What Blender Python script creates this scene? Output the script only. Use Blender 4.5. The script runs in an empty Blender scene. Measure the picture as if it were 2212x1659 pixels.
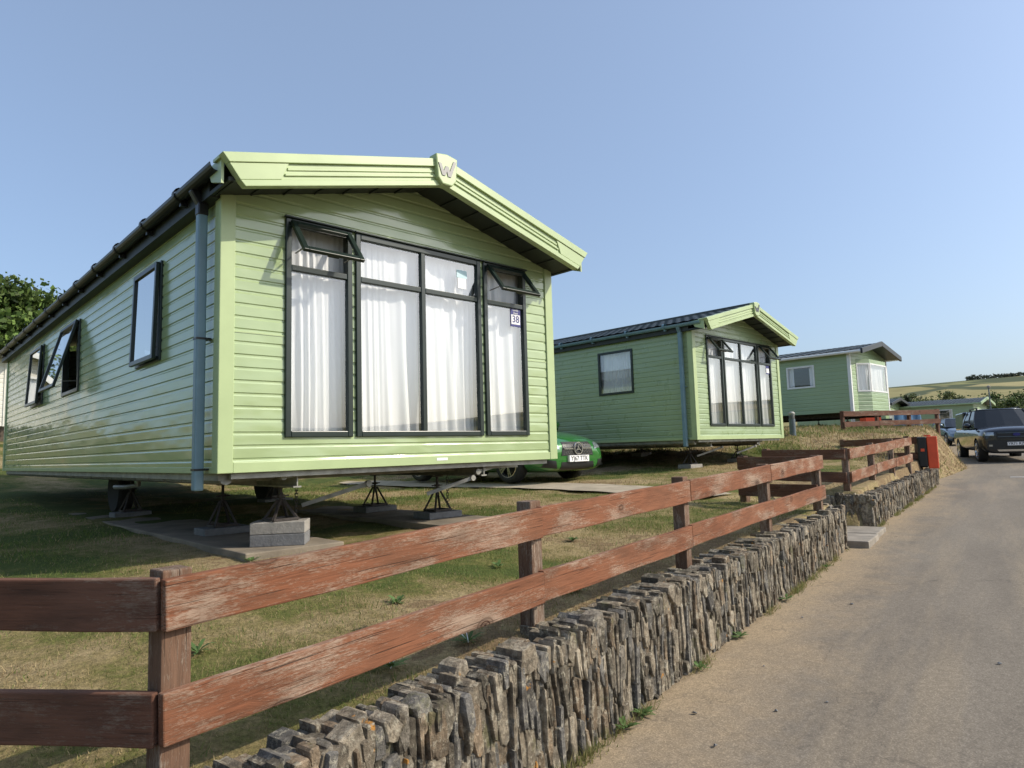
import bpy, bmesh, math, random
import numpy as np
from mathutils import Vector, Matrix
from mathutils.bvhtree import BVHTree
random.seed(7); np.random.seed(7)
R=math.radians
COL=bpy.context.scene.collection
rnd=random.uniform

# ------------------------------------------------------------ materials
def node(nt,t,props=None,ins=None):
    n=nt.nodes.new(t)
    for k,v in (props or {}).items(): setattr(n,k,v)
    for k,v in (ins or {}).items():
        if isinstance(v,bpy.types.NodeSocket): nt.links.new(v,n.inputs[k])
        else: n.inputs[k].default_value=v
    return n
def c4(c): return (c[0],c[1],c[2],1)
def mixc(nt,fac,a,b,blend='MIX'):
    n=nt.nodes.new('ShaderNodeMix'); n.data_type='RGBA'; n.blend_type=blend
    for i,v in ((0,fac),(6,a),(7,b)):
        if isinstance(v,bpy.types.NodeSocket): nt.links.new(v,n.inputs[i])
        elif i==0: n.inputs[0].default_value=v
        else: n.inputs[i].default_value=c4(v)
    return n.outputs[2]
def ramp(nt,fac,stops):
    n=nt.nodes.new('ShaderNodeValToRGB'); e=n.color_ramp.elements
    while len(e)<len(stops): e.new(.5)
    for el,(p,c) in zip(e,stops):
        el.position=p; el.color=c4(c) if not isinstance(c,(int,float)) else (c,c,c,1)
    nt.links.new(fac,n.inputs[0]); return n.outputs[0]
def coords(nt,kind='Object',scale=(1,1,1)):
    if kind=='World': o=node(nt,'ShaderNodeNewGeometry').outputs['Position']
    else: o=node(nt,'ShaderNodeTexCoord').outputs[kind]
    return node(nt,'ShaderNodeMapping',ins={'Vector':o,'Scale':scale}).outputs[0]
def noise(nt,vec,scale,detail=4,rough=.55,dist=0):
    return node(nt,'ShaderNodeTexNoise',ins={'Vector':vec,'Scale':scale,'Detail':detail,'Roughness':rough,'Distortion':dist}).outputs['Fac']
def bump(nt,b,h,strength=.3,dist=.01):
    n=node(nt,'ShaderNodeBump',ins={'Height':h,'Strength':strength,'Distance':dist}); nt.links.new(n.outputs[0],b.inputs['Normal'])
def new_mat(name):
    m=bpy.data.materials.new(name); m.use_nodes=True; nt=m.node_tree
    return m,nt,nt.nodes['Principled BSDF']
def simple(name,col,rough=.5,metal=0,var=.15,scale=6,bs=0,bscale=80,coat=0,kind='Object',spec=.5):
    m,nt,b=new_mat(name); v=coords(nt,kind)
    nz=noise(nt,v,scale,5)
    lo=[c*(1-var) for c in col]; hi=[min(1,c*(1+var)) for c in col]
    nt.links.new(ramp(nt,nz,[(.3,lo),(.7,hi)]),b.inputs['Base Color'])
    b.inputs['Roughness'].default_value=rough; b.inputs['Metallic'].default_value=metal
    b.inputs['Coat Weight'].default_value=coat; b.inputs['Coat Roughness'].default_value=.05
    b.inputs['Specular IOR Level'].default_value=spec
    if bs: bump(nt,b,noise(nt,v,bscale,4),bs,.01)
    return m
def clad_mat(name,col,rough=.15):
    m,nt,b=new_mat(name); v=coords(nt)
    n1=noise(nt,v,1.0,3); n2=noise(nt,coords(nt,'Object',(1,1,.1)),14,4,.6)
    c=mixc(nt,ramp(nt,n1,[(.35,.0),(.7,1)]),[k*.95 for k in col],[k*1.04 for k in col])
    c=mixc(nt,ramp(nt,n2,[(.58,0),(.85,.10)]),c,(.42,.40,.30))
    nt.links.new(c,b.inputs['Base Color'])
    nt.links.new(ramp(nt,noise(nt,v,4,3),[(.3,rough*.8),(.7,rough*1.3)]),b.inputs['Roughness'])
    b.inputs['Specular IOR Level'].default_value=.85
    bump(nt,b,noise(nt,coords(nt,'Object',(1,.6,1.8)),2.0,2,.45),.5,.035)
    return m
def attr_mat(name,rough=.8,trans=0,bs=0,bscale=40,tex=.25,tscale=30,lichen=False):
    m,nt,b=new_mat(name); a=node(nt,'ShaderNodeAttribute',{'attribute_name':'Col'}).outputs['Color']
    v=coords(nt,'World')
    nz=noise(nt,v,tscale,6,.65)
    c=mixc(nt,1.0,a,ramp(nt,nz,[(.25,1-tex*1.6),(.75,1+tex)]),'MULTIPLY')
    if lichen:
        l=ramp(nt,noise(nt,v,30,6,.72),[(.53,0),(.60,1)])
        c=mixc(nt,mixc(nt,1,l,(.6,.6,.6),'MULTIPLY'),c,(.44,.40,.31))
        d=ramp(nt,noise(nt,v,9,4,.6),[(.36,.65),(.52,0)])
        c=mixc(nt,d,c,(.04,.034,.026))
        gm=ramp(nt,noise(nt,v,5,5,.7),[(.60,0),(.68,.5)])
        c=mixc(nt,gm,c,(.12,.12,.045))
        o=ramp(nt,noise(nt,v,13,3,.5),[(.70,0),(.73,.8)])
        c=mixc(nt,o,c,(.45,.2,.03))
    nt.links.new(c,b.inputs['Base Color']); b.inputs['Roughness'].default_value=rough
    b.inputs['Specular IOR Level'].default_value=.25
    if bs: bump(nt,b,noise(nt,v,bscale,6,.7),bs,.02)
    if trans:
        out=nt.nodes['Material Output']
        t=node(nt,'ShaderNodeBsdfTranslucent',ins={'Color':c}); mx=node(nt,'ShaderNodeMixShader',ins={0:trans})
        nt.links.new(b.outputs[0],mx.inputs[1]); nt.links.new(t.outputs[0],mx.inputs[2]); nt.links.new(mx.outputs[0],out.inputs[0])
    return m
def glass_mat(name,tint=(.98,.985,.985),refl=.09,top=.8):
    m=bpy.data.materials.new(name); m.use_nodes=True; nt=m.node_tree; nt.nodes.clear()
    out=nt.nodes.new('ShaderNodeOutputMaterial')
    t=node(nt,'ShaderNodeBsdfTransparent',ins={'Color':c4(tint)})
    g=node(nt,'ShaderNodeBsdfGlossy',ins={'Color':(1,1,1,1),'Roughness':.02})
    lw=node(nt,'ShaderNodeLayerWeight',ins={'Blend':.3})
    f=node(nt,'ShaderNodeMapRange',ins={0:lw.outputs['Facing'],3:refl,4:top})
    mx=node(nt,'ShaderNodeMixShader',ins={0:f.outputs[0]})
    nt.links.new(t.outputs[0],mx.inputs[1]); nt.links.new(g.outputs[0],mx.inputs[2]); nt.links.new(mx.outputs[0],out.inputs[0])
    return m
def wood_mat(name,red,worn,amt=.5):
    m,nt,b=new_mat(name)
    tc=node(nt,'ShaderNodeTexCoord').outputs['Object']
    oi=node(nt,'ShaderNodeObjectInfo').outputs['Random']
    off=node(nt,'ShaderNodeVectorMath',{'operation':'SCALE'},{0:(37,11,23),'Scale':oi}).outputs[0]
    v0=node(nt,'ShaderNodeVectorMath',{'operation':'ADD'},{0:tc,1:off}).outputs[0]
    def st(s): return node(nt,'ShaderNodeMapping',ins={'Vector':v0,'Scale':s}).outputs[0]
    vo=node(nt,'ShaderNodeTexVoronoi',ins={'Vector':st((1.3,.3,2.2)),'Scale':1.7,'Randomness':1.0})
    kn=vo.outputs['Distance']
    gv=node(nt,'ShaderNodeVectorMath',{'operation':'ADD'},{0:st((1.6,14,26)),1:node(nt,'ShaderNodeVectorMath',{'operation':'SCALE'},{0:(0,0,1.4),'Scale':ramp(nt,kn,[(.0,1.0),(.35,0)])}).outputs[0]}).outputs[0]
    g=noise(nt,gv,3.2,7,.65,.6)
    rings=node(nt,'ShaderNodeMath',{'operation':'SINE'},{0:node(nt,'ShaderNodeMath',{'operation':'MULTIPLY'},{0:kn,1:120.0}).outputs[0]}).outputs[0]
    base=ramp(nt,g,[(.25,[k*.45 for k in red]),(.5,red),(.75,[min(1,k*1.35) for k in red])])
    base=mixc(nt,ramp(nt,noise(nt,st((1,1,1)),1.6,3),[(.35,0),(.65,.5)]),base,[red[0]*1.3,red[1]*1.6,red[2]*1.8])
    w1=noise(nt,st((1.0,3,3)),2.2,4,.6,.2); w2=noise(nt,st((4,22,46)),3.4,6,.75); w3=noise(nt,st((9,30,30)),6,4,.7)
    s=node(nt,'ShaderNodeMath',{'operation':'MULTIPLY_ADD'},{0:w1,1:.9,2:node(nt,'ShaderNodeMath',{'operation':'MULTIPLY_ADD'},{0:w2,1:.55,2:node(nt,'ShaderNodeMath',{'operation':'MULTIPLY'},{0:w3,1:.45}).outputs[0]}).outputs[0]}).outputs[0]
    wf=node(nt,'ShaderNodeMapRange',ins={0:s,1:1.10-amt*.16,2:1.24-amt*.13,3:0.0,4:.75}).outputs[0]
    c=mixc(nt,wf,base,worn)
    dk=ramp(nt,noise(nt,st((1.3,4,5)),2.0,4,.6),[(.3,.5),(.54,0)])
    c=mixc(nt,dk,c,[red[0]*.35,red[1]*.5,red[2]*.6])
    kr=mixc(nt,1,ramp(nt,kn,[(.09,1),(.16,0)]),ramp(nt,rings,[(.2,.4),(.8,1)]),'MULTIPLY')
    c=mixc(nt,kr,c,[k*.22 for k in red])
    cr=ramp(nt,noise(nt,st((.8,10,60)),3,3,.5),[(.30,1),(.36,0)])
    c=mixc(nt,mixc(nt,1,cr,(.8,.8,.8),'MULTIPLY'),c,(.03,.02,.015))
    nt.links.new(c,b.inputs['Base Color']); b.inputs['Roughness'].default_value=.85
    b.inputs['Specular IOR Level'].default_value=.2
    h=mixc(nt,.5,g,cr,'SUBTRACT'); bump(nt,b,mixc(nt,.35,h,wf),.7,.007)
    return m

GREEN=(.35,.44,.225)
MT={}
MT['clad']=clad_mat('green_cladding',GREEN)
MT['trim']=simple('green_trim',(.40,.49,.25),.35,0,.07,3)
MT['clad2']=clad_mat('green_cladding_far',(.29,.38,.20),.3)
MT['clad3']=clad_mat('green_cladding_pale',(.28,.38,.21),.4)
MT['cream']=clad_mat('cream_cladding',(.68,.66,.58),.4)
MT['dark']=simple('dark_green_frame',(.012,.022,.018),.32,0,.2,5)
MT['black']=simple('black_plastic',(.012,.013,.014),.38,0,.2)
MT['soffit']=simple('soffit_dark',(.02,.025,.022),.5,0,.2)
MT['pipe']=simple('blue_grey_pipe',(.16,.26,.31),.42,0,.15,3)
MT['white']=simple('white_frame',(.75,.76,.74),.4,0,.06)
MT['steel']=simple('galvanised',(.30,.29,.26),.5,.5,.3,9,.1)
MT['rust']=simple('dark_rusty_steel',(.06,.05,.045),.6,.4,.4,14,.2)
MT['roof']=simple('charcoal_tile',(.055,.065,.06),.45,0,.25,4)
MT['glass']=glass_mat('window_glass')
MT['glassr']=glass_mat('side_window_glass',(.25,.28,.3),.45,.85)
MT['silver']=simple('silver',(.7,.7,.7),.2,1,.05)
MT['pewter']=simple('pewter',(.10,.10,.10),.35,.6,.1)
MT['conc']=simple('concrete_block',(.30,.28,.25),.9,0,.22,14,.5,70)
MT['concd']=simple('concrete_block_dark',(.17,.17,.17),.9,0,.22,14,.5,70)
MT['slab']=simple('concrete_slab',(.20,.165,.12),.9,0,.35,3,.4,60,kind='World')
MT['stepst']=simple('step_stone',(.24,.21,.17),.9,0,.3,5,.5,50,kind='World')
MT['pathm']=simple('path_surface',(.33,.275,.20),.9,0,.22,4,.4,50,kind='World')
MT['navy']=simple('navy_print',(.02,.02,.16),.4); MT['paper']=simple('white_print',(.8,.8,.8),.5,0,.03)
MT['cyan']=simple('cyan_print',(.50,.70,.74),.5)
MT['wood']=wood_mat('red_stained_weathered_wood',(.195,.074,.037),(.38,.29,.215),1.0)
MT['postw']=wood_mat('weathered_post_wood',(.14,.075,.046),(.34,.28,.22),1.1)
MT['dark_and_shaded_wood']=wood_mat('brown_and_shaded_fence_wood',(.13,.058,.036),(.25,.19,.145),.8)  # dark brown fence; also the unlit runs, their shade put into the colour
MT['stone']=attr_mat('slate_stone',.9,0,.7,60,.4,38,True)
MT['mortar']=simple('wall_core',(.045,.038,.03),.95)
MT['leaf']=attr_mat('foliage',.6,.25,tex=.1)
MT['blade']=attr_mat('grass_blades',.7,.3,tex=.15,tscale=8)
MT['bark']=simple('bark',(.08,.06,.045),.9,0,.3,10,.5)
MT['gcar']=simple('green_car_paint',(.03,.18,.03),.2,.3,.08,3,coat=1)
MT['ncar']=simple('dark_blue_car_paint',(.007,.010,.016),.25,.3,.1,3,coat=.8)
MT['scar']=simple('grey_car_paint',(.12,.16,.2),.25,.5,.1,3,coat=1)
MT['cglass']=simple('car_glass',(.012,.014,.016),.08,0,.1,spec=.5)
MT['tyre']=simple('tyre_rubber',(.02,.02,.02),.8)
MT['lamp']=simple('headlamp',(.35,.38,.4),.08,.6,.25,30,coat=1)
MT['orange']=simple('orange_red_plastic',(.75,.09,.03),.45,0,.1)
MT['blue']=simple('blue_sheet',(.02,.10,.22),.6)
MT['greyp']=simple('grey_bollard_paint',(.10,.13,.15),.5)
MT['yellow']=simple('dandelion_yellow',(.8,.55,.02),.6)
m,nt,b=new_mat('net_curtain'); b.inputs['Base Color'].default_value=(.90,.91,.91,1); b.inputs['Roughness'].default_value=.9
tr=node(nt,'ShaderNodeBsdfTranslucent',ins={'Color':(.85,.88,.9,1)}); mx=node(nt,'ShaderNodeMixShader',ins={0:.2})
nt.links.new(b.outputs[0],mx.inputs[1]); nt.links.new(tr.outputs[0],mx.inputs[2]); nt.links.new(mx.outputs[0],nt.nodes['Material Output'].inputs[0])
bump(nt,b,noise(nt,coords(nt,'Object',(1,1,.1)),18,2),.15,.01); MT['curtain']=m

# lawn
m,nt,b=new_mat('lawn'); v=coords(nt,'World')
dr=node(nt,'ShaderNodeAttribute',{'attribute_name':'dry'}).outputs['Fac']
s=node(nt,'ShaderNodeMath',{'operation':'ADD'},{0:dr,1:node(nt,'ShaderNodeMath',{'operation':'MULTIPLY_ADD'},{0:noise(nt,v,2.6,9,.72),1:2.2,2:-1.1}).outputs[0]}).outputs[0]
c=ramp(nt,s,[(.1,(.085,.11,.03)),(.38,(.16,.155,.05)),(.6,(.26,.205,.095)),(.85,(.36,.28,.15)),(1.0,(.24,.17,.095))])
c=mixc(nt,1,c,ramp(nt,noise(nt,v,45,5,.7),[(.25,.45),(.75,1.35)]),'MULTIPLY')
nt.links.new(c,b.inputs['Base Color']); b.inputs['Roughness'].default_value=.95; b.inputs['Specular IOR Level'].default_value=.1
hh_=mixc(nt,.6,noise(nt,v,60,5,.7),noise(nt,v,9,5,.65)); bump(nt,b,hh_,.9,.05); MT['lawn']=m
# road
m,nt,b=new_mat('asphalt'); v=coords(nt)
sep=node(nt,'ShaderNodeSeparateXYZ',ins={0:node(nt,'ShaderNodeTexCoord').outputs['Object']})
big=noise(nt,node(nt,'ShaderNodeMapping',ins={'Vector':v,'Scale':(.35,1.2,1)}).outputs[0],1.3,5,.6)
base=ramp(nt,big,[(.3,(.155,.133,.106)),(.7,(.21,.181,.143))])
base=mixc(nt,ramp(nt,noise(nt,node(nt,'ShaderNodeMapping',ins={'Vector':v,'Scale':(.25,2.2,1)}).outputs[0],.9,6,.7),[(.48,0),(.62,.5)]),base,(.27,.22,.155))
e=node(nt,'ShaderNodeMath',{'operation':'MULTIPLY_ADD'},{0:noise(nt,v,1.6,6,.7),1:1.5,2:sep.outputs[1]}).outputs[0]
c=mixc(nt,ramp(nt,e,[(.0,0),(.7,.9)]),base,(.34,.26,.165))
e2=node(nt,'ShaderNodeMath',{'operation':'MULTIPLY_ADD'},{0:noise(nt,v,9,6,.7),1:.4,2:sep.outputs[1]}).outputs[0]
c=mixc(nt,ramp(nt,e2,[(.18,0),(.28,.6)]),c,(.20,.15,.09))
agg=node(nt,'ShaderNodeTexVoronoi',ins={'Vector':v,'Scale':170.0}).outputs['Color']
ag=node(nt,'ShaderNodeSeparateColor',ins={0:agg}).outputs[0]
c=mixc(nt,1,c,ramp(nt,ag,[(0,.76),(.7,1.0),(1,1.3)]),'MULTIPLY')
c=mixc(nt,1,c,ramp(nt,noise(nt,v,26,5,.7),[(.3,.84),(.7,1.13)]),'MULTIPLY')
ck=node(nt,'ShaderNodeTexVoronoi',{'feature':'DISTANCE_TO_EDGE'},{'Vector':node(nt,'ShaderNodeMapping',ins={'Vector':node(nt,'ShaderNodeVectorMath',{'operation':'ADD'},{0:v,1:node(nt,'ShaderNodeTexNoise',ins={'Vector':v,'Scale':2.5,'Detail':5.0}).outputs['Color']}).outputs[0],'Scale':(.22,.4,1)}).outputs[0],'Scale':1.0}).outputs['Distance']
c=mixc(nt,ramp(nt,ck,[(.0,.4),(.005,0)]),c,(.07,.06,.05))
nt.links.new(c,b.inputs['Base Color']); b.inputs['Roughness'].default_value=.9; b.inputs['Specular IOR Level'].default_value=.2
bump(nt,b,ag,.3,.004); MT['road']=m
# hills
m,nt,b=new_mat('hill_fields'); v=coords(nt,'World',(1,1,0))
wv=node(nt,'ShaderNodeVectorMath',{'operation':'ADD'},{0:v,1:node(nt,'ShaderNodeVectorMath',{'operation':'SCALE'},{0:node(nt,'ShaderNodeTexNoise',ins={'Vector':v,'Scale':.02}).outputs['Color'],'Scale':30.0}).outputs[0]}).outputs[0]
vc=node(nt,'ShaderNodeTexVoronoi',ins={'Vector':wv,'Scale':.011}); ve=node(nt,'ShaderNodeTexVoronoi',{'feature':'DISTANCE_TO_EDGE'},{'Vector':wv,'Scale':.011})
sc=node(nt,'ShaderNodeSeparateColor',ins={0:vc.outputs['Color']}).outputs[0]
c=ramp(nt,sc,[(.2,(.26,.235,.12)),(.5,(.36,.31,.17)),(.8,(.24,.24,.12))])
c=mixc(nt,1,c,ramp(nt,noise(nt,v,.15,5,.6),[(.3,.85),(.7,1.12)]),'MULTIPLY')
c=mixc(nt,ramp(nt,ve.outputs['Distance'],[(.03,1),(.05,0)]),c,(.10,.115,.075))
nt.links.new(c,b.inputs['Base Color']); b.inputs['Roughness'].default_value=1; b.inputs['Specular IOR Level'].default_value=0; MT['hill']=m

# ------------------------------------------------------------ mesh builder
class MB:
    def __init__(s): s.v=[];s.f=[];s.m=[];s.c=[]
    def add(s,vs,fs,mi=0,col=None):
        n=len(s.v); s.v+=[tuple(v) for v in vs]
        s.f+=[tuple(i+n for i in f) for f in fs]; s.m+=[mi]*len(fs); s.c+=[col or (1,1,1)]*len(vs)
    def tbox(s,T,a0,a1,n0,n1,z0,z1,mi=0):
        vs=[T(a,n,z) for z in (z0,z1) for n in (n0,n1) for a in (a0,a1)]
        s.add(vs,[(0,1,3,2),(4,6,7,5),(0,4,5,1),(2,3,7,6),(0,2,6,4),(1,5,7,3)],mi)
    def box(s,x0,x1,y0,y1,z0,z1,mi=0): s.tbox(lambda a,n,z:(a,n,z),x0,x1,y0,y1,z0,z1,mi)
    def bar(s,p,q,w,h,mi=0,up=(0,0,1)):
        p=Vector(p);q=Vector(q);d=(q-p).normalized();up=Vector(up)
        if abs(d.dot(up))>.98: up=Vector((0,1,0))
        x=d.cross(up).normalized(); z=x.cross(d).normalized()
        vs=[b+x*sx*w/2+z*sz*h/2 for b in (p,q) for sx,sz in ((-1,-1),(1,-1),(1,1),(-1,1))]
        s.add(vs,[(3,2,1,0),(4,5,6,7),(0,1,5,4),(1,2,6,5),(2,3,7,6),(3,0,4,7)],mi)
    def tube(s,pts,r,n=10,mi=0):
        pts=[Vector(p) for p in pts]; rs=r if isinstance(r,(list,tuple)) else [r]*len(pts)
        vs=[];fs=[]
        for i,p in enumerate(pts):
            d=(pts[min(i+1,len(pts)-1)]-pts[max(i-1,0)]).normalized()
            u=Vector((0,0,1)) if abs(d.z)<.95 else Vector((0,1,0))
            x=d.cross(u).normalized(); y=d.cross(x).normalized()
            vs+=[p+(x*math.cos(2*math.pi*k/n)+y*math.sin(2*math.pi*k/n))*rs[i] for k in range(n)]
        for i in range(len(pts)-1):
            for k in range(n): fs.append((i*n+k,i*n+(k+1)%n,(i+1)*n+(k+1)%n,(i+1)*n+k))
        fs.append(tuple(range(n))[::-1]); fs.append(tuple((len(pts)-1)*n+k for k in range(n)))
        s.add(vs,fs,mi)
    def lathe(s,prof,axis='x',n=28,mi=0,c=(0,0,0)):
        vs=[];fs=[];m=len(prof)
        for k in range(n):
            a=2*math.pi*k/n
            for r,h in prof:
                y,z=r*math.cos(a),r*math.sin(a)
                p=(h,y,z) if axis=='x' else ((y,h,z) if axis=='y' else (y,z,h))
                vs.append((p[0]+c[0],p[1]+c[1],p[2]+c[2]))
        for k in range(n):
            for i in range(m-1): fs.append((k*m+i,k*m+i+1,((k+1)%n)*m+i+1,((k+1)%n)*m+i))
        s.add(vs,fs,mi)
    def poly(s,T,pts,n0,n1,mi=0):
        k=len(pts); vs=[T(a,n0,z) for a,z in pts]+[T(a,n1,z) for a,z in pts]
        fs=[tuple(range(k)),tuple(range(2*k-1,k-1,-1))]+[(i,(i+1)%k,k+(i+1)%k,k+i) for i in range(k)]
        s.add(vs,fs,mi)
    def build(s,name,mats,parent=None,smooth=False,bevel=0,col=False,recalc=True):
        me=bpy.data.meshes.new(name); me.from_pydata(s.v,[],s.f)
        mats=mats if isinstance(mats,list) else [mats]
        for m in mats: me.materials.append(MT[m] if isinstance(m,str) else m)
        me.polygons.foreach_set('material_index',s.m)
        if col:
            a=me.color_attributes.new('Col','FLOAT_COLOR','POINT')
            a.data.foreach_set('color',np.array([(c[0],c[1],c[2],1) for c in s.c],dtype=np.float32).ravel())
        if recalc:
            bm=bmesh.new(); bm.from_mesh(me); bmesh.ops.recalc_face_normals(bm,faces=bm.faces); bm.to_mesh(me); bm.free()
        if smooth: me.polygons.foreach_set('use_smooth',[True]*len(me.polygons))
        me.update(); o=bpy.data.objects.new(name,me); COL.objects.link(o)
        if parent: o.parent=parent
        if bevel:
            md=o.modifiers.new('bevel','BEVEL'); md.width=bevel; md.segments=2; md.limit_method='ANGLE'; md.angle_limit=R(40)
        return o
def empty(name,label,cat,group=None,loc=(0,0,0),rz=0):
    o=bpy.data.objects.new(name,None); COL.objects.link(o); o.location=loc; o.rotation_euler=(0,0,rz)
    o.empty_display_size=.2; tag(o,label,cat,group); return o
def tag(o,label,cat,group=None):
    o['label']=label; o['category']=cat
    if group: o['group']=group
    return o
def text(name,body,size,M,mat,parent,ex=.001,bold=0):
    cu=bpy.data.curves.new(name,'FONT'); cu.body=body; cu.size=size; cu.align_x='CENTER'; cu.align_y='CENTER'; cu.extrude=ex; cu.offset=bold
    t=bpy.data.objects.new('tmp',cu); COL.objects.link(t); bpy.context.view_layer.update()
    me=bpy.data.meshes.new_from_object(t.evaluated_get(bpy.context.evaluated_depsgraph_get()))
    bpy.data.objects.remove(t); me.materials.clear(); me.materials.append(MT[mat]); me.transform(M)
    o=bpy.data.objects.new(name,me); COL.objects.link(o); o.parent=parent; return o

# ------------------------------------------------------------ camera frame / terrain
FPX=1450.0; PITCH=R(5.63); ROLL=R(1.66)
cam_m=Matrix.Rotation(math.pi/2+PITCH,4,'X')@Matrix.Rotation(-ROLL,4,'Z')
U=(.592,.806); V=(-.806,.592)
def W(u,v): return (.46+U[0]*u+V[0]*v, 3.43+U[1]*u+V[1]*v)
def UV(x,y):
    dx=x-.46; dy=y-3.43; return dx*U[0]+dy*U[1], dx*V[0]+dy*V[1]
ru=[-40,-3,0,5.24,8.5,15,24,40,70,200]; rz=[-2.1,-1.52,-1.44,-1.30,-1.24,-1.06,-.86,-.4,-.3,0]
def roadz(u): return np.interp(u,ru,rz)
CP=np.array([(-1.05,2.09,-1.0),(.07,3.5,-.93),(1.19,4.9,-.885),(2.3,6.3,-.83),(3.43,7.72,-.78),(-3,1.5,-.98),(-5,3,-.92),(-2.2,5,-.80),(-.8,6.3,-.78),(.4,7.5,-.75),(-2.3,7,-.77),(-7,7,-.82),(-9,12,-.65),(-4,10,-.68),(-1.5,12.9,-.66),(.1,12,-.62),(3,9,-.72),(4.6,9.4,-.75),(3.5,12.9,-.5),(6.1,15.2,-.38),(5.5,11.3,-.62),(7.45,12.8,-.58),(9,15,-.4),(0,18,-.4),(7.05,17,.16),(10,18.6,.22),(9.3,19,.25),(11.6,22.9,.45),(14,25.5,.5),(13.5,21.2,.30),(5,24,.2),(-8,22,-.2),(-15,20,.5),(0,32,.5),(18,34,.2),(-25,35,1.0),(25,50,-.2),(30,45,-.4),(0,60,.8),(-40,60,1.5),(-20,-5,-1),(-40,5,-.5),(45,60,0)])
def _U(r2): return np.where(r2>1e-9,r2*np.log(np.maximum(r2,1e-9)),0)
_n=len(CP); _K=_U(((CP[:,None,:2]-CP[None,:,:2])**2).sum(-1))+np.eye(_n)*.3
_P=np.c_[np.ones(_n),CP[:,:2]]; _A=np.block([[_K,_P],[_P.T,np.zeros((3,3))]])
_S=np.linalg.solve(_A,np.r_[CP[:,2],np.zeros(3)])
def sstep(x,a,b):
    t=np.clip((x-a)/(b-a),0,1); return t*t*(3-2*t)
def rough_far(x,y):
    return (.035*np.sin(x*3.1+1.7*np.sin(y*2.3))*np.sin(y*2.9+x)+.022*np.sin(x*7.3+y*5.1)*np.sin(y*6.7-x*3))*sstep(y,13,16)
def lawnz(x,y):
    x=np.asarray(x,float); y=np.asarray(y,float); sh=x.shape; xf=x.ravel(); yf=y.ravel()
    z=_U((xf[:,None]-CP[:,0])**2+(yf[:,None]-CP[:,1])**2)@_S[:_n]+_S[_n]+_S[_n+1]*xf+_S[_n+2]*yf
    w=sstep(np.hypot(xf,yf),45,70); z=np.clip(z,-1.6,3)*(1-w)+.3*w
    z=z+rough_far(xf,yf)
    return z.reshape(sh)
def vb(u): return np.interp(u,[15.4,18,21,23,26,28,45,60],[-.15,-.45,-.72,-.5,-.1,.3,3.8,6.5])*(np.asarray(u)>15.2)
W2A,W2B=-.02,-.28
def groundz(x,y):
    x=np.asarray(x,float); y=np.asarray(y,float)
    u,v=UV(x,y); L=lawnz(x,y); Rz=roadz(u)
    v2=v-vb(u)
    w1=u<5.86; w2=(u>7.6)&(u<15.2); f2=W2A+(W2B-W2A)*(u-7.6)/7.6
    f1=np.interp(u,[-4,0,5.86],[.21,.14,.08])
    a=np.where(w1,f1,np.where(w2,f2+.08,0.02)); b=np.where(w1,f1+.06,np.where(w2,f2+.16,np.where(u>15,1.0,1.7)))
    k=sstep(v2,a,b); z=Rz*(1-k)+L*k
    return z-.03*(1-k)
def gz(x,y): return float(groundz(np.array([x]),np.array([y]))[0])
CARA=Vector((-2.19,5.01)); D1=Vector((.723,.691)); D2=Vector((-.691,.723)); PHI=math.atan2(.691,.723)
def dryf(x,y):
    u,v=UV(x,y)
    d=.54+.24*np.sin(1.7*x+1.3*np.sin(2.1*y))+.22*np.sin(2.3*y+1.1*np.sin(1.9*x))
    d=d+.42*(1-sstep(v,.2,1.5))-.3*(1-sstep(x,-4,-1.8))+.12*sstep(y,13,16)
    return np.clip(d,0,1)
us=np.r_[[-300,-150,-80,-40,-20,-12,-8],np.arange(-6,5,.3),np.arange(5,9,.12),np.arange(9,30,.25),[31,33,35,38,42,47,54,62,75,95,130,200,350,700]]
vs_=np.r_[[-400,-200,-100,-50,-25,-14,-9,-7,-4,-2,-1,-.4,-.3,-.25,-.2,-.15,-.1,-.05,.0,.06,.09,.12,.15,.18,.21,.24,.27,.35],np.arange(.5,12,.22),np.arange(12,24,.6),[26,29,33,38,45,55,70,90,130,200,350,700]]
GU,GV=np.meshgrid(us,vs_,indexing='ij')
GVs=GV+vb(np.minimum(GU,60)); GX=.46+U[0]*GU+V[0]*GVs; GY=3.43+U[1]*GU+V[1]*GVs
GZ=groundz(GX,GY)+(.018*np.sin(GX*5.1+GY*2.2)*np.sin(GY*4.3-GX)) *(GV>.4)*(np.hypot(GX,GY)<30)
nu,nv=GU.shape; idx=np.arange(nu*nv).reshape(nu,nv)
F=np.stack([idx[:-1,:-1],idx[1:,:-1],idx[1:,1:],idx[:-1,1:]],-1).reshape(-1,4)
me=bpy.data.meshes.new('ground'); me.from_pydata(np.stack([GX,GY,GZ],-1).reshape(-1,3).tolist(),[],F.tolist())
me.materials.append(MT['lawn']); a=me.attributes.new('dry','FLOAT','POINT'); a.data.foreach_set('value',dryf(GX,GY).ravel().astype(np.float32))
me.polygons.foreach_set('use_smooth',[True]*len(me.polygons))
g=bpy.data.objects.new('ground',me); COL.objects.link(g); g['kind']='structure'
mb=MB(); ul=list(np.arange(-30,60,.5)); vl=[-7.5,-6,-4.5,-3,-1.5,0,.18]
for u in ul:
    for v in vl:
        w=v+(float(vb(u)) if v>-1 else 0); mb.v.append((u,w,float(roadz(u))+.004-.012*(v<-7)))
mb.c=[(1,1,1)]*len(mb.v)
k=len(vl)
for i in range(len(ul)-1):
    for j in range(k-1): mb.f.append((i*k+j,(i+1)*k+j,(i+1)*k+j+1,i*k+j+1)); mb.m.append(0)
road=mb.build('road','road',smooth=True); road.matrix_world=Matrix(((U[0],V[0],0,.46),(U[1],V[1],0,3.43),(0,0,1,0),(0,0,0,1))); road['kind']='structure'
mb=MB()
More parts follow.
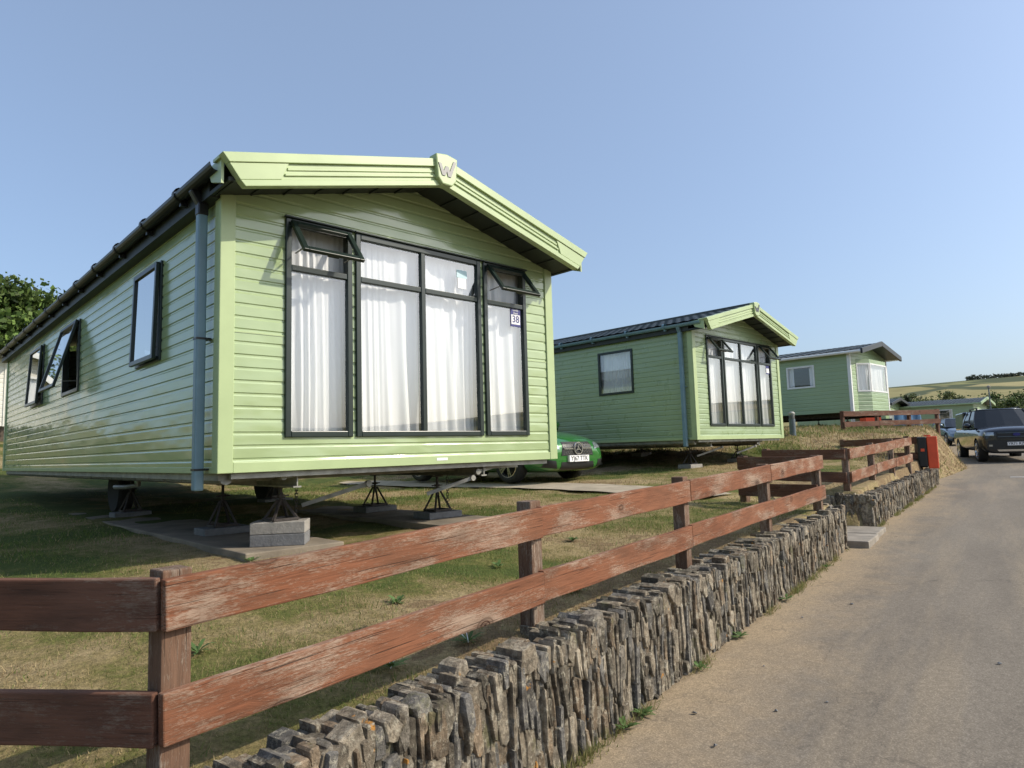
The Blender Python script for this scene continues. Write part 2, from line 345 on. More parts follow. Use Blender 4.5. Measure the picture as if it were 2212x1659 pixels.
for i in range(3):
    u=17.3; v=-1.6-i*1.4; p=[W(u,v),W(u+.13,v),W(u+.13,v-.8),W(u,v-.8)]
    mb.add([(x,y,float(roadz(u+.07))+.012) for x,y in p],[(0,1,2,3)])
o=mb.build('road_marking','paper'); o['kind']='structure'
mb=MB(); rs=[95,130,170,220,270,330,400,460,560]
for ia in range(121):
    az=R(ia*3); 
    H=24+4*math.sin(az*2+.6)+2.5*math.sin(az*5+1)+1.2*math.sin(az*13)
    if 20<ia*3<60: H=H*.3+.7*(30+ (ia*3-33)*.12)
    for r in rs:
        t=min(1,max(0,(r-100)/350)); h=H*(t*t*(3-2*t))+1.0*math.sin(r*.05+az*9)*t-(3 if r<100 else 0)-(12 if r>500 else 0)
        mb.v.append((r*math.sin(az),r*math.cos(az),h)); mb.c.append((1,1,1))
for i in range(120):
    for j in range(len(rs)-1):
        n=len(rs); mb.f.append((i*n+j,i*n+j+1,(i+1)*n+j+1,(i+1)*n+j)); mb.m.append(0)
o=mb.build('hills','hill',smooth=True); o['kind']='structure'
def strip(name,p,q,w,mat,dz=.015,n=24):
    p=Vector(p);q=Vector(q);d=(q-p).normalized();s=Vector((-d.y,d.x))
    mb=MB()
    for i in range(n+1):
        c=p.lerp(q,i/n)
        for k in range(5):
            a=c+s*((k/4-.5)*w+ .03*math.sin(i*1.7+k)*(k in(0,4))); mb.v.append((a.x,a.y,gz(a.x,a.y)+dz)); mb.c.append((1,1,1))
    for i in range(n):
        for k in range(4): mb.f.append((i*5+k,(i+1)*5+k,(i+1)*5+k+1,i*5+k+1)); mb.m.append(0)
    return mb.build(name,mat,smooth=True)
o=strip('path',(2.7,9.15),(-3.5,15.1),.95,'pathm',.03,40); o['kind']='structure'

# ------------------------------------------------------------ caravans
def clad(mb,T,a0,a1,h,slope,holes,p=.1,z0=0,depth=.0075):
    prof=[(0,.001),(.008,depth),(p*.78,depth*.9),(p*.90,.001)]
    ztop=h+(slope*(a1-a0)/2 if slope else 0)
    zs=[];k=0
    while k*p<ztop-z0:
        for dz,n in prof:
            z=z0+k*p+dz
            if z<ztop: zs.append((z,n))
        k+=1
    zs.append((ztop,.001))
    def nf(z):
        for (za,na),(zb,nb) in zip(zs,zs[1:]):
            if za<=z<=zb: return na+(nb-na)*(z-za)/max(1e-6,zb-za)
        return .001
    extra=[z for hh in holes for z in (hh[2],hh[3])]+([h] if slope else [])
    for z in extra: 
        if all(abs(z-q[0])>1e-4 for q in zs): zs=sorted(zs+[(z,nf(z))])
    for (za,na),(zb,nb) in zip(zs,zs[1:]):
        mid=(za+zb)/2
        cut=lambda z: max(0,(z-h)/slope) if slope else 0
        la,lb=a0+cut(za),a0+cut(zb); ra,rb=a1-cut(za),a1-cut(zb)
        act=sorted([hh for hh in holes if hh[2]<=mid<=hh[3]])
        L=(la,lb)
        for hh in act+[None]:
            Rr=(hh[0],hh[0]) if hh else (ra,rb)
            mb.add([T(L[0],na,za),T(Rr[0],na,za),T(Rr[1],nb,zb),T(L[1],nb,zb)],[(0,1,2,3)])
            if hh: L=(hh[1],hh[1])
def bars(mb,T,a0,a1,z0,z1,fw,n0,n1,mull=(),trans=(),mi=0):
    mb.tbox(T,a0,a0+fw,n0,n1,z0,z1,mi); mb.tbox(T,a1-fw,a1,n0,n1,z0,z1,mi)
    mb.tbox(T,a0+fw,a1-fw,n0,n1,z0,z0+fw,mi); mb.tbox(T,a0+fw,a1-fw,n0,n1,z1-fw,z1,mi)
    for a in mull: mb.tbox(T,a-fw/2,a+fw/2,n0,n1-.002,z0+fw,z1-fw,mi)
    ms=[a0+fw/2]+list(mull)+[a1-fw/2]
    for t in trans:
        for x,y in zip(ms,ms[1:]): mb.tbox(T,x+fw/2,y-fw/2,n0,n1-.004,t-fw/2,t+fw/2,mi)
def curtain(parent,T,a0,a1,z0,z1,n=-.09,amp=.026,seed=0,mat='curtain'):
    rg=random.Random(seed); cols=int((a1-a0)/.009); rows=12; mb=MB()
    ph=0;phs=[];am=[]
    for i in range(cols+1):
        phs.append(ph); ph+=.009*2*math.pi/(.17+.09*math.sin(i*.045+seed)+.03*math.sin(i*.15)+rg.uniform(-.015,.015)); am.append(.6+.4*math.sin(i*.09+seed*2))
    for j in range(rows+1):
        z=z0+(z1-z0)*j/rows; f=1-.4*j/rows
        for i in range(cols+1):
            a=a0+(a1-a0)*i/cols
            mb.v.append(tuple(T(a,n+amp*am[i]*f*math.sin(phs[i]+.9*math.sin(j*.35+i*.02+seed))+.012*math.sin(i*.045+seed)+.004*math.sin(phs[i]*2.3+j*.3),z))); mb.c.append((1,1,1))
    for j in range(rows):
        for i in range(cols): b=j*(cols+1)+i; mb.f.append((b,b+1,b+cols+2,b+cols+1)); mb.m.append(0)
    return mb.build('curtain',mat,parent,smooth=True,recalc=False)
def pane(parent,T,rects,n=.0,mat='glass'):
    mb=MB()
    for a0,a1,z0,z1 in rects: mb.add([T(a0,n,z0),T(a1,n,z0),T(a1,n,z1),T(a0,n,z1)],[(0,1,2,3)])
    return mb.build('pane',mat,parent,recalc=False)
def casement(parent,T,a0,a1,z0,z1,ang,mat='dark',gm='glass'):
    ca,sa=math.cos(R(ang)),math.sin(R(ang))
    def T2(a,n,z): dz=z-z1; return T(a,.04+n*ca-dz*sa,z1+dz*ca+n*sa)
    mb=MB(); bars(mb,T2,a0,a1,z0,z1,.045,-.012,.02); mb.tbox(T2,(a0+a1)/2-.05,(a0+a1)/2+.05,-.03,-.014,z0+.01,z0+.03)
    o=mb.build('opening_casement',mat,parent,bevel=.004)
    pane(o,T2,[(a0+.045,a1-.045,z0+.045,z1-.045)],.002,gm)
    for a in (a0+.05,a1-.05):
        mb=MB(); mb.bar(T(a,.03,z0+.12),T2(a,-.012,z0+.08),.012,.006); mb.build('stay','steel',o)
    return o
def make_caravan(name,label,x,y,zb,L,clm,opts):
    Wd=3.66; h=2.137; sl=.262
    root=empty(name,label,'caravan','green caravans set along the bank',(x,y,zb),PHI)
    TF=lambda a,n,z:Vector((a,-n,z)); TL=lambda a,n,z:Vector((-n,a,z)); TR=lambda a,n,z:Vector((Wd+n,a,z)); TB=lambda a,n,z:Vector((a,L+n,z))
    fw=[(.50,1.11,.26,2.06),(1.145,2.60,.26,2.06),(2.64,3.25,.26,2.06)]
    sw=opts['side']
    ins=lambda r:(r[0]+.02,r[1]-.02,r[2]+.02,r[3]-.02)
    mb=MB()
    clad(mb,TF,0,Wd,h,sl,[ins(r) for r in fw]); clad(mb,TL,0,L,h,0,[ins(r) for r in sw]); clad(mb,TR,0,L,h,0,[]); clad(mb,TB,0,Wd,h,sl,[])
    mb.build('wall',clm,root,recalc=False)
    mb=MB(); mb.box(.02,Wd-.02,.02,L-.02,.02,.06); mb.build('floor','rust',root)
    for cx,cy in ((0,0),(Wd,0),(0,L),(Wd,L)):
        mb=MB(); sx=-1 if cx==0 else 1; sy=-1 if cy==0 else 1
        X=sorted([cx+sx*.022,cx-sx*.095]); Y=sorted([cy+sy*.022,cy+sy*.0]); mb.box(X[0],X[1],Y[0],Y[1],-.005,h+.01)
        X=sorted([cx+sx*.022,cx]); Y=sorted([cy,cy-sy*.095]); mb.box(X[0],X[1],Y[0],Y[1],-.005,h+.01)
        mb.build('corner_trim','trim',root,bevel=.006)
    mb=MB(); mb.tbox(TF,.096,Wd-.096,.0,.019,-.004,.075); mb.build('base_trim','trim',root,bevel=.003)
    mb=MB(); mb.tbox(TL,.096,L-.096,0,.019,-.004,.045); mb.build('base_trim','trim',root,bevel=.003)
    for a0,a1 in ((.096,.5),(3.25,Wd-.096)):
        mb=MB(); mb.tbox(TF,a0,a1,0,.0115,1.07,1.082); mb.build('joint_strip','trim',root)
    ov=.11; f0=-.40; zt=lambda X: 2.30+sl*(X if X<Wd/2 else Wd-X)
    mb=MB(); ny=int((L+.5)/.05); 
    for side in (0,1):
        base=len(mb.v); rows=[]
        n=6
        for j in range(n):
            for fr in (0,.97): rows.append(((j+fr)/n,.016*(1-fr)))
        for t,lift in rows:
            X=-ov+(Wd/2+ov)*t; X=X if side==0 else Wd-X
            for i in range(ny+1):
                Y=f0+.03+(L+.5)*i/ny; z=zt(X)+lift+.012*abs(math.sin(Y*math.pi/.2)); mb.v.append((X,Y,z)); mb.c.append((1,1,1))
        for j in range(len(rows)-1):
            for i in range(ny): b=base+j*(ny+1)+i; mb.f.append((b,b+1,b+ny+2,b+ny+1)); mb.m.append(0)
    for side in (0,1):
        pts=[(-ov,zt(-ov)-.05),(Wd/2,zt(Wd/2)-.05),(Wd/2,zt(Wd/2)-.004),(-ov,zt(-ov)-.004)]
        if side: pts=[(Wd-a,z) for a,z in pts]
        mb.poly(lambda a,n,z:(a,n,z),pts,f0+.03,L+.1)
    mb.bar((Wd/2,f0+.03,zt(Wd/2)+.02),(Wd/2,L+.1,zt(Wd/2)+.02),.16,.04)
    rf=mb.build('roof','roof',root,recalc=False)
    for yy in opts.get('vents',()):
        mb=MB(); mb.box(.7,1.05,yy,yy+.4,zt(.9)-.02,zt(.9)+.1); mb.build('roof_vent','steel',rf,bevel=.02)
    mb=MB()
    for side in (0,1):
        pts=[(-ov+.01,zt(-ov)-.17),(Wd/2,zt(Wd/2)-.17),(Wd/2,zt(Wd/2)-.14),(-ov+.01,zt(-ov)-.14)]
        if side: pts=[(Wd-a,z) for a,z in pts]
        mb.poly(lambda a,n,z:(a,n,z),pts,f0+.02,-.001)
        X=sorted([-ov+.01,-.0]) if not side else sorted([Wd+ov-.01,Wd]); mb.box(X[0],X[1],-.0,L+.08,zt(-ov)-.17,zt(-ov)-.06)
        for q in range(7):
            X0=(-ov+.05)+q*.27; X0=X0 if not side else Wd-X0; mb.bar((X0,f0+.05,zt(X0)-.176),(X0,-.02,zt(X0)-.176),.012,.014)
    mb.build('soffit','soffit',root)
    for side in (0,1):
        mb=MB(); fx=lambda X:(X if side==0 else Wd-X)
        Tn=lambda a,n,z:Vector((fx(a),f0-n,z))
        def band(d0,d1,x0,x1,n,x0b=None):
            x0b=x0 if x0b is None else x0b
            mb.poly(Tn,[(x0,zt(x0)-d0),(x1,zt(x1)-d0),(x1,zt(x1)-d1),(x0b,zt(x0b)-d1)],-.03,n)
        e=-ov-.06; m=Wd/2+.0
        zt=lambda X:2.30+sl*X if X<=Wd/2 else 2.30+sl*(Wd-X)
        band(-.02,.055,e,m,.05,e+.05); band(.056,.185,e+.051,m,.026,e+.13); band(.186,.235,e+.131,m,.042,e+.17)
        mb.poly(Tn,[(e+.052,zt(e+.05)-.0565),(e+.50,zt(e+.5)-.0565),(e+.44,zt(e+.44)-.1845),(e+.132,zt(e+.13)-.1845)],.0261,.041)
        band(.088,.112,e+.49,m,.035); band(.135,.155,e+.47,m,.039)
        mb.poly(lambda a,n,z:Vector((fx(a),n,z)),[(e,zt(e)+.02),(m,zt(m)+.02),(m,zt(m)-.005),(e,zt(e)-.005)],f0+.02,f0+.14)
        mb.build('fascia','trim',root,bevel=.004)
        mb=MB(); mb.poly(lambda a,n,z:Vector((fx(n),a,z)),[(f0+.03,zt(e)+.015),(f0+.03,zt(e)-.18),(f0+.22,zt(e)-.12),(f0+.3,zt(e)+.0)],e+.02,e+.04)
        mb.build('fascia_return','trim',root)
    ax=Wd/2; az=zt(ax)
    mb=MB(); TFb=lambda a,n,z:Vector((a,f0-n,z))
    mb.poly(TFb,[(ax-.125,az+.03),(ax,az+.05),(ax+.125,az+.03),(ax+.105,az-.19),(ax+.055,az-.245),(ax-.055,az-.245),(ax-.105,az-.19)],-.03,.08)
    bd=mb.build('badge','trim',root,bevel=.012)
    mb=MB()   # slanted W of four strokes, cut off level top and bottom
    for (x0,zz0,x1,zz1) in ((-.085,-.055,-.045,-.165),(-.045,-.165,-.004,-.07),(-.004,-.07,.022,-.165),(.022,-.165,.088,-.005)):
        w_=.017; mb.poly(TFb,[(ax+x0-w_,az+zz0),(ax+x0+w_,az+zz0),(ax+x1+w_,az+zz1),(ax+x1-w_,az+zz1)],.08,.086+.0005*(x0+.1)*10)
    mb.build('emblem','pewter',bd)
    gm_='black' if clm=='clad' else 'pipe'
    for side in (0,1):
        gx=-ov-.045 if side==0 else Wd+ov+.045; mb=MB(); n=8; yy=[f0+.1,L+.1]; vs=[]
        for Y in yy:
            for k in range(n+1):
                a=math.pi*k/n; vs.append((gx-.052*math.cos(a),Y,zt(-ov)-.03-.056*math.sin(a)))
            for k in range(n,-1,-1):
                a=math.pi*k/n; vs.append((gx-.047*math.cos(a),Y,zt(-ov)-.03-.051*math.sin(a)))
        q=2*n+2; mb.add(vs,[(k,(k+1)%q,q+(k+1)%q,q+k) for k in range(q)]+[tuple(range(q)),tuple(range(2*q-1,q-1,-1))])
        Y=f0+.9
        while Y<L: 
            mb.lathe([(.060,-.025),(.060,.025),(.045,.025)],'y',16,0,(gx,Y,zt(-ov)-.033)); xw=-.02 if side==0 else Wd+.02; mb.box(min(gx,xw),max(gx,xw),Y-.02,Y+.02,zt(-ov)-.12,zt(-ov)-.09); Y+=.92
        mb.build('gutter',gm_,root,smooth=False)
        if side==0:
            mb=MB(); px=-.085; py=.20
            mb.box(px-.036,px+.036,py-.036,py+.036,-.13,2.02); dp=mb.build('downpipe','pipe',root,bevel=.012)
            mb=MB(); mb.box(px-.04,px+.04,py-.04,py+.04,2.0,2.1); mb.bar((px,py,2.08),(gx,py,2.2),.065,.065); mb.build('pipe_elbow',gm_,dp,bevel=.01)
            for bz in (.02,1.02):
                mb=MB(); mb.box(px-.039,px+.039,py-.039,py+.039,bz,bz+.016); mb.box(px+.04,-.014,py-.05,py+.05,bz+.002,bz+.014); mb.build('pipe_bracket',gm_,dp)
    tr=1.65
    for i,r in enumerate(fw):
        mb=MB(); mu=[(r[0]+r[1])/2] if i==1 else []
        bars(mb,TF,r[0],r[1],r[2],r[3],.05,-.05,.03,mu,[tr]); mb.tbox(TF,r[0]-.015,r[1]+.015,.014,.05,r[3]+.001,r[3]+.018)
        wn=mb.build('front_window','dark',root,bevel=.006)
        if i==1: rc=[(r[0]+.05,mu[0]-.025,z0,z1) for z0,z1 in ((r[2]+.05,tr-.025),(tr+.025,r[3]-.05))]; rc+=[(mu[0]+.025,r[1]-.05,q[2],q[3]) for q in rc]
        else: rc=[(r[0]+.05,r[1]-.05,r[2]+.05,tr-.025)]
        pane(wn,TF,rc,.004)
        curtain(wn,TF,r[0]-.02,r[1]+.02,r[2]-.04,r[3]-.02,seed=i+3)
        if i!=1: casement(root,TF,r[0]+.03,r[1]-.03,tr+.0,r[3]-.03,opts['vent'])
    mb=MB(); mb.tbox(TF,3.03,3.175,.006,.009,1.43,1.625); sg=mb.build('number_sign','navy',root)
    mb=MB(); mb.tbox(TF,3.038,3.167,.0095,.0105,1.455,1.56); mb.build('sign_panel','paper',sg)
    Mf=lambda a,z,n:Matrix(((1,0,0,a),(0,0,-1,-n),(0,1,0,z),(0,0,0,1)))
    if opts.get('num'):
        text('lettering',opts['num'],.105,Mf(3.102,1.508,.0115),'navy',sg,.0005,.0015)
        text('lettering','Lundy\nView',.034,Mf(3.102,1.593,.0105),'paper',sg,.0005)
        mb=MB(); mb.tbox(TF,2.3,2.43,.006,.008,1.85,1.93); mb.tbox(TF,2.31,2.42,.006,.0079,1.74,1.848,1); mb.build('notice',['cyan','paper'],root)
        mb=MB(); mb.tbox(TF,2.0,2.13,.019,.021,.03,.055); mb.build('maker_plate','paper',root)
    for i,(r,ang) in enumerate(zip(sw,opts['ang'])):
        mb=MB(); bars(mb,TL,*r,.05,-.05,.026); wn=mb.build('side_window','dark',root,bevel=.005)
        if ang is None:
            pane(wn,TL,[(r[0]+.05,r[1]-.05,r[2]+.05,r[3]-.05)],.004); curtain(wn,TL,r[0],r[1],r[2]-.03,r[3],seed=9+i)
        else:
            casement(root,TL,r[0]+.02,r[1]-.02,r[2]+.015,r[3]-.015,ang,'dark','glassr')
            curtain(wn,TL,r[0]+.55*(r[1]-r[0]),r[1],r[2]-.03,r[3],seed=9+i,n=-.14)
    mb=MB()
    for bx in (.62,Wd-1.02):
        mb.box(bx,bx+.07,.08,L-.1,-.145,-.132); mb.box(bx+.03,bx+.04,.08,L-.1,-.132,-.02); mb.box(bx,bx+.07,.08,L-.1,-.02,-.006)
    mb.box(.1,Wd-.1,.03,.08,-.05,-.006)
    yy=.5
    while yy<L:
        mb.box(.1,Wd-.1,yy,yy+.04,-.09,-.008); mb.poly(lambda a,n,z:(a,n,z),[(.03,-.05),(.6,-.14),(.6,-.01),(.03,-.01)],yy+.25,yy+.258); yy+=.6
    mb.box(.03,.06,.1,L-.1,-.06,-.008)
    k=.1
    while k<L-.2: mb.tube([(.09,k,-.045),(.09,k+.42,-.045)],.05,8); k+=.46
    mb.build('chassis','steel',root)
    for (p,q) in (((.55,.12,-.05),(1.25,.25,-.02)),((1.45,.3,-.16),(.95,.6,-.33)),((2.55,.12,-.16),(2.15,.35,-.3)),((2.6,.1,-.1),(3.1,.2,-.02))):
        mb=MB(); mb.bar(p,q,.035,.035); mb.lathe([(.0,-.02),(.03,-.02),(.03,.02),(0,.02)],'y',10,0,p); mb.build('steady_leg','steel',root)
    mb=MB(); mb.tube([(.3,3.2,-.02),(.3,3.2,-.16),(.22,3.4,-.18),(.16,3.6,-.18)],.026,8); mb.build('waste_pipe','steel',root)
    for wx in (.75,2.9):
        mb=MB(); mb.lathe([(.0,-.1),(.18,-.1),(.3,-.1),(.32,-.06),(.32,.06),(.3,.1),(.0,.1)],'x',20,0,(wx,5.8,-.3)); mb.build('transit_wheel','tyre',root)
    return root
Z1=-.107
van1=make_caravan('static_caravan','nearest green static caravan, number 38, with glossy side and tall curtained windows',CARA.x,CARA.y,Z1,11.1,'clad',
  dict(side=[(1.42,2.2,1.01,1.94),(4.75,5.75,1.01,1.94),(7.2,8.2,1.01,1.94)],ang=[1.5,15,3],vent=38,num='38'))
van2=make_caravan('static_caravan','second green static caravan with tiled roof, behind the green car',3.5,12.86,.1,11.0,'clad2',
  dict(side=[(1.4,2.32,1.01,1.94)],ang=[None],vent=38,vents=(5.6,7.0)))

def simple_van(label,x,y,zb,L,clm,trim,framem,bay=True,group='green caravans set along the bank'):
    Wd=3.66;h=2.05;sl=.2; root=empty('static_caravan',label,'caravan',group,(x,y,zb),PHI)
    TF=lambda a,n,z:Vector((a,-n,z)); TL=lambda a,n,z:Vector((-n,a,z)); TR=lambda a,n,z:Vector((Wd+n,a,z)); TB=lambda a,n,z:Vector((a,L+n,z))
    sw=[(1.2,2.2,.95,1.75),(4.5,5.5,.95,1.75)] if L>6.5 else [(1.2,2.2,.95,1.75)]
    ins=lambda r:(r[0]+.02,r[1]-.02,r[2]+.02,r[3]-.02)
    mb=MB(); clad(mb,TF,0,Wd,h,sl,[(.55,3.1,.02,1.8)] if bay else [(.82,2.78,.72,1.68)],.13)
    clad(mb,TL,0,L,h,0,[ins(r) for r in sw],.13); clad(mb,TR,0,L,h,0,[],.13); clad(mb,TB,0,Wd,h,sl,[],.13); mb.build('wall',clm,root,recalc=False)
    mb=MB(); mb.box(.02,Wd-.02,.02,L-.02,.0,.04); mb.box(.5,.58,.1,L,-.15,0); mb.box(3,3.08,.1,L,-.15,0); mb.build('chassis','rust',root)
    for r in sw:
        mb=MB(); bars(mb,TL,*r,.06,-.04,.03); wn=mb.build('side_window',framem,root); pane(wn,TL,[(r[0]+.05,r[1]-.05,r[2]+.05,r[3]-.05)],.004,'glass'); curtain(wn,TL,r[0],r[0]+.22,r[2],r[3],seed=4); curtain(wn,TL,r[1]-.22,r[1],r[2],r[3],seed=5)
    if bay:
        P=[(.55,0),(1.0,.30),(2.65,.30),(3.1,0)]
        for i,((a,n),(c,d)) in enumerate(zip(P,P[1:])):
            ln=math.hypot(c-a,d-n); tx,tn=(c-a)/ln,(d-n)/ln
            T=lambda s_,o_,z,a=a,n=n,tx=tx,tn=tn:Vector((a+tx*s_-tn*o_,-(n+tn*s_+tx*o_),z))
            bm_=MB(); clad(bm_,T,0,ln,.72,0,[],.13); bm_.build('bay_panel','clad3',root,recalc=False)
            bm_=MB(); bm_.tbox(T,0,ln,-.02,.0,1.72,1.8); bm_.build('bay_head','clad3',root)
            mb=MB(); bars(mb,T,.01,ln-.01,.72,1.72,.05,-.03,.02,[]); wn=mb.build('bay_window',framem,root)
            pane(wn,T,[(.06,ln-.06,.77,1.67)],.002); curtain(wn,T,.03,ln-.03,.74,1.7,n=-.10,seed=i)
        bm_=MB(); bm_.poly(lambda a,n,z:(a,-z,n),[(p[0],p[1]) for p in P],1.8,1.86); bm_.build('bay_top','clad3',root)
    else:
        mb=MB(); bars(mb,TF,.8,2.8,.7,1.7,.06,-.04,.03,[1.8]); wn=mb.build('front_window',framem,root); pane(wn,TF,[(.86,1.77,.76,1.64),(1.83,2.74,.76,1.64)],.004); curtain(wn,TF,.8,2.8,.7,1.7,seed=2)
    for cx in (0,Wd):
        mb=MB(); s_=-1 if cx==0 else 1; X=sorted([cx+s_*.03,cx-s_*.06]); mb.box(X[0],X[1],-.03,.0,0,h); X=sorted([cx+s_*.03,cx]); mb.box(X[0],X[1],0,.07,0,h); mb.build('corner_trim','white' if bay else clm,root)
    zt=lambda X:2.12+sl*X
    mb=MB(); ny=int((L+.6)/.1)
    for side in (0,1):
        base=len(mb.v); rows=[((j+fr)/6,.02*(1-fr)) for j in range(6) for fr in (0,.97)]
        for t,lift in rows:
            X=-.14+(Wd/2+.14)*t
            for i in range(ny+1): mb.v.append((X if side==0 else Wd-X,-.45+(L+.6)*i/ny,zt(X)+lift+.02*(i%2))); mb.c.append((1,1,1))
        for j in range(len(rows)-1):
            for i in range(ny): b_=base+j*(ny+1)+i; mb.f.append((b_,b_+1,b_+ny+2,b_+ny+1)); mb.m.append(0)
        pts=[(-.14,zt(-.14)-.06),(Wd/2,zt(Wd/2)-.06),(Wd/2,zt(Wd/2)-.004),(-.14,zt(-.14)-.004)]
        if side: pts=[(Wd-a,z) for a,z in pts]
        mb.poly(lambda a,n,z:(a,n,z),pts,-.45,L+.1)
    mb.build('roof','roof',root,recalc=False)
    for side in (0,1):
        mb=MB(); pts=[(-.2,zt(-.2)-.13),(Wd/2,zt(Wd/2)-.13),(Wd/2,zt(Wd/2)+.05),(-.2,zt(-.2)+.05)]
        if side: pts=[(Wd-a,z) for a,z in pts]
        mb.poly(lambda a,n,z:(a,n,z),pts,-.52,-.45); mb.build('fascia',trim,root,bevel=.01)
        X=-.19 if side==0 else Wd+.19; mb=MB(); mb.tube([(X,-.45,zt(-.14)-.05),(X,L+.1,zt(-.14)-.05)],.05,8); mb.build('gutter',trim if not bay else 'white',root)
    return root
van3=simple_van('third green static caravan with white framed bay window, up on the dry bank',11.6,22.9,.96,9,'clad3','black','white')
simple_van('cream static caravan at the far left, just showing behind the nearest roof',-17.9,17.6,1.15,8,'cream','white','white',False,'distant caravans')
simple_van('green caravan left of the nearest one, seen only as a reflection in its glossy side',-10.2,-2.2,-.35,11,'clad2','black','white',False,'green caravans set along the bank')
simple_van('distant green caravan with grey roof beyond the dark pickup',30.5,44.5,.15,10,'clad3','clad3','white',False,'distant caravans')
simple_van('small distant dark green caravan right of the bay windowed caravan',25.2,45.5,.3,6,'clad2','black','white',False,'distant caravans')
simple_van('low distant caravan roof between the hedge and the dark pickup',35.5,58,-.1,10,'clad3','clad3','white',False,'distant caravans')

def vloc(root_xy,s,q): p=Vector(root_xy)+D1*s+D2*q; return p.x,p.y
for nm,(ox,oy),s0,lab in (('concrete_strip',(CARA.x,CARA.y),.25,'long concrete strip under the left side of the nearest caravan'),('concrete_strip',(CARA.x,CARA.y),2.15,'long concrete strip under the right side of the nearest caravan')):
    zb=gz(*vloc((ox,oy),s0+.4,1))
    mb=MB(); mb.tbox(lambda a,n,z:Vector((*vloc((ox,oy),a,n),z)),s0,s0+.85,.12,10.8,zb-.2,zb+.045); tag(mb.build(nm,'slab',bevel=.01),lab,'concrete strip')
def block(x,y,z,rz,mat,label,hh=.1):
    mb=MB(); mb.box(-.22,.22,-.15,.15,0,hh-.003); o=mb.build('concrete_block',mat,bevel=.006); o.location=(x,y,z); o.rotation_euler=(0,0,rz)
    return tag(o,label,'block','concrete blocks under the caravans')
def stand(x,y,z,h,label,rz=0):
    root=empty('jack_stand',label,'jack stand','jack stands under the caravans',(x,y,z),rz)
    mb=MB(); mb.tube([(0,0,h*.45),(0,0,h-.012)],.014,8); mb.box(-.05,.05,-.04,.04,h-.012,h); mb.lathe([(0,-.012),(.035,-.012),(.035,.012),(0,.012)],'z',8,0,(0,0,h*.72)); mb.bar((-.07,0,h*.72),(.07,0,h*.72),.012,.012); mb.build('screw','rust',root)
    for sx,sy in ((1,1),(1,-1),(-1,1),(-1,-1)):
        mb=MB(); mb.bar((sx*.11,sy*.1,0),(sx*.018,sy*.018,h*.6),.02,.02); mb.build('leg','rust',root)
    mb=MB(); 
    for p,q in (((-.11,-.1),(.11,-.1)),((.11,-.1),(.11,.1)),((.11,.1),(-.11,.1)),((-.11,.1),(-.11,-.1))): mb.bar((*p,.012),(*q,.012),.02,.02)
    mb.build('base_frame','rust',root)
    return root
for i,(s_,q,lab) in enumerate(((.68,.44,'front left corner'),(2.62,.8,'front right corner'),(.68,1.75,'left side, second from the front'),(2.68,2.15,'right side, second from the front'),(.68,5,'left side, halfway back'),(2.68,5,'right side, halfway back'))):
    x,y=vloc((CARA.x,CARA.y),s_,q); zb=gz(*vloc((CARA.x,CARA.y),s_,1))+.045
    ry=PHI-R(35) if i==0 else PHI
    block(x,y,zb,ry,'concd','lower concrete block under the nearest caravan, '+lab,.1 if i==0 else .07)
    if i==0: block(x,y,zb+.1,ry,'conc','upper concrete block under the nearest caravan, '+lab)
    h0=.2 if i==0 else .07
    stand(x,y,zb+h0,(Z1-.145)-(zb+h0),'rusty jack stand under the nearest caravan, '+lab,PHI)
for s_,q,lab in ((2.62,.62,'front right stand'),(.85,.5,'front left stand')):
    x,y=vloc((CARA.x,CARA.y),s_,q); mb=MB(); z=Z1-.13; k=0
    while z>-.56:
        d=(.012,0) if k%2 else (0,.012); mb.tube([(x-d[0],y-d[1],z),(x-d[0],y-d[1],z-.035),(x+d[0],y+d[1],z-.035),(x+d[0],y+d[1],z),(x-d[0],y-d[1],z)],.004,5); z-=.028; k+=1
    tag(mb.build('chain','rust'),'rusty chain hanging beside the '+lab+' of the nearest caravan','chain')
for (s_,q,lab) in ((.68,.6,'front left'),(2.66,.6,'front right'),(.68,3.2,'left middle'),(2.66,3.2,'right middle')):
    x,y=vloc((3.5,12.86),s_,q); zb=gz(x,y); block(x,y,zb-.02,PHI,'conc','concrete block under the second caravan, '+lab)
    stand(x,y,zb+.08,(.1-.145)-(zb+.08),'jack stand under the second caravan, '+lab,PHI)
for (s_,q,lab) in ((.54,.4,'front left'),(3.04,.4,'front right'),(.54,2.4,'second row left'),(3.04,2.4,'second row right')):
    x,y=vloc((11.6,22.9),s_,q); zb=gz(x,y); stand(x,y,zb,(.96-.15)-zb,'jack stand under the bay windowed caravan, '+lab,PHI)

# ------------------------------------------------------------ fences
def plank(parent,name,p,q,nrm,h=.15,t=.034,mat='wood'):
    p=Vector(p);q=Vector(q);X=(q-p).normalized();Y=Vector((nrm[0],nrm[1],0));Z=X.cross(Y).normalized()
    if Z.z<0: Z=-Z
    Y=Z.cross(X); L=(q-p).length; n=14; mb=MB(); sd=rnd(0,9)
    for i in range(n+1):
        x=L*i/n; w=.004*math.sin(x*2.3+sd); e=.003*math.sin(x*6+sd)
        mb.v+=[(x,-t/2+w,-h+e),(x,t/2+w,-h+e),(x,t/2+w,e*.6),(x,-t/2+w,e*.6)]; mb.c+=[(1,1,1)]*4
    for i in range(n):
        for k in range(4): b_=i*4; mb.f.append((b_+k,b_+(k+1)%4,b_+4+(k+1)%4,b_+4+k)); mb.m.append(0)
    mb.f+=[(0,1,2,3),(n*4+3,n*4+2,n*4+1,n*4)]; mb.m+=[0,0]
    o=mb.build(name,mat,parent,bevel=.005)
    o.matrix_local=Matrix(((X.x,Y.x,Z.x,p.x),(X.y,Y.y,Z.y,p.y),(X.z,Y.z,Z.z,p.z),(0,0,0,1))); return o
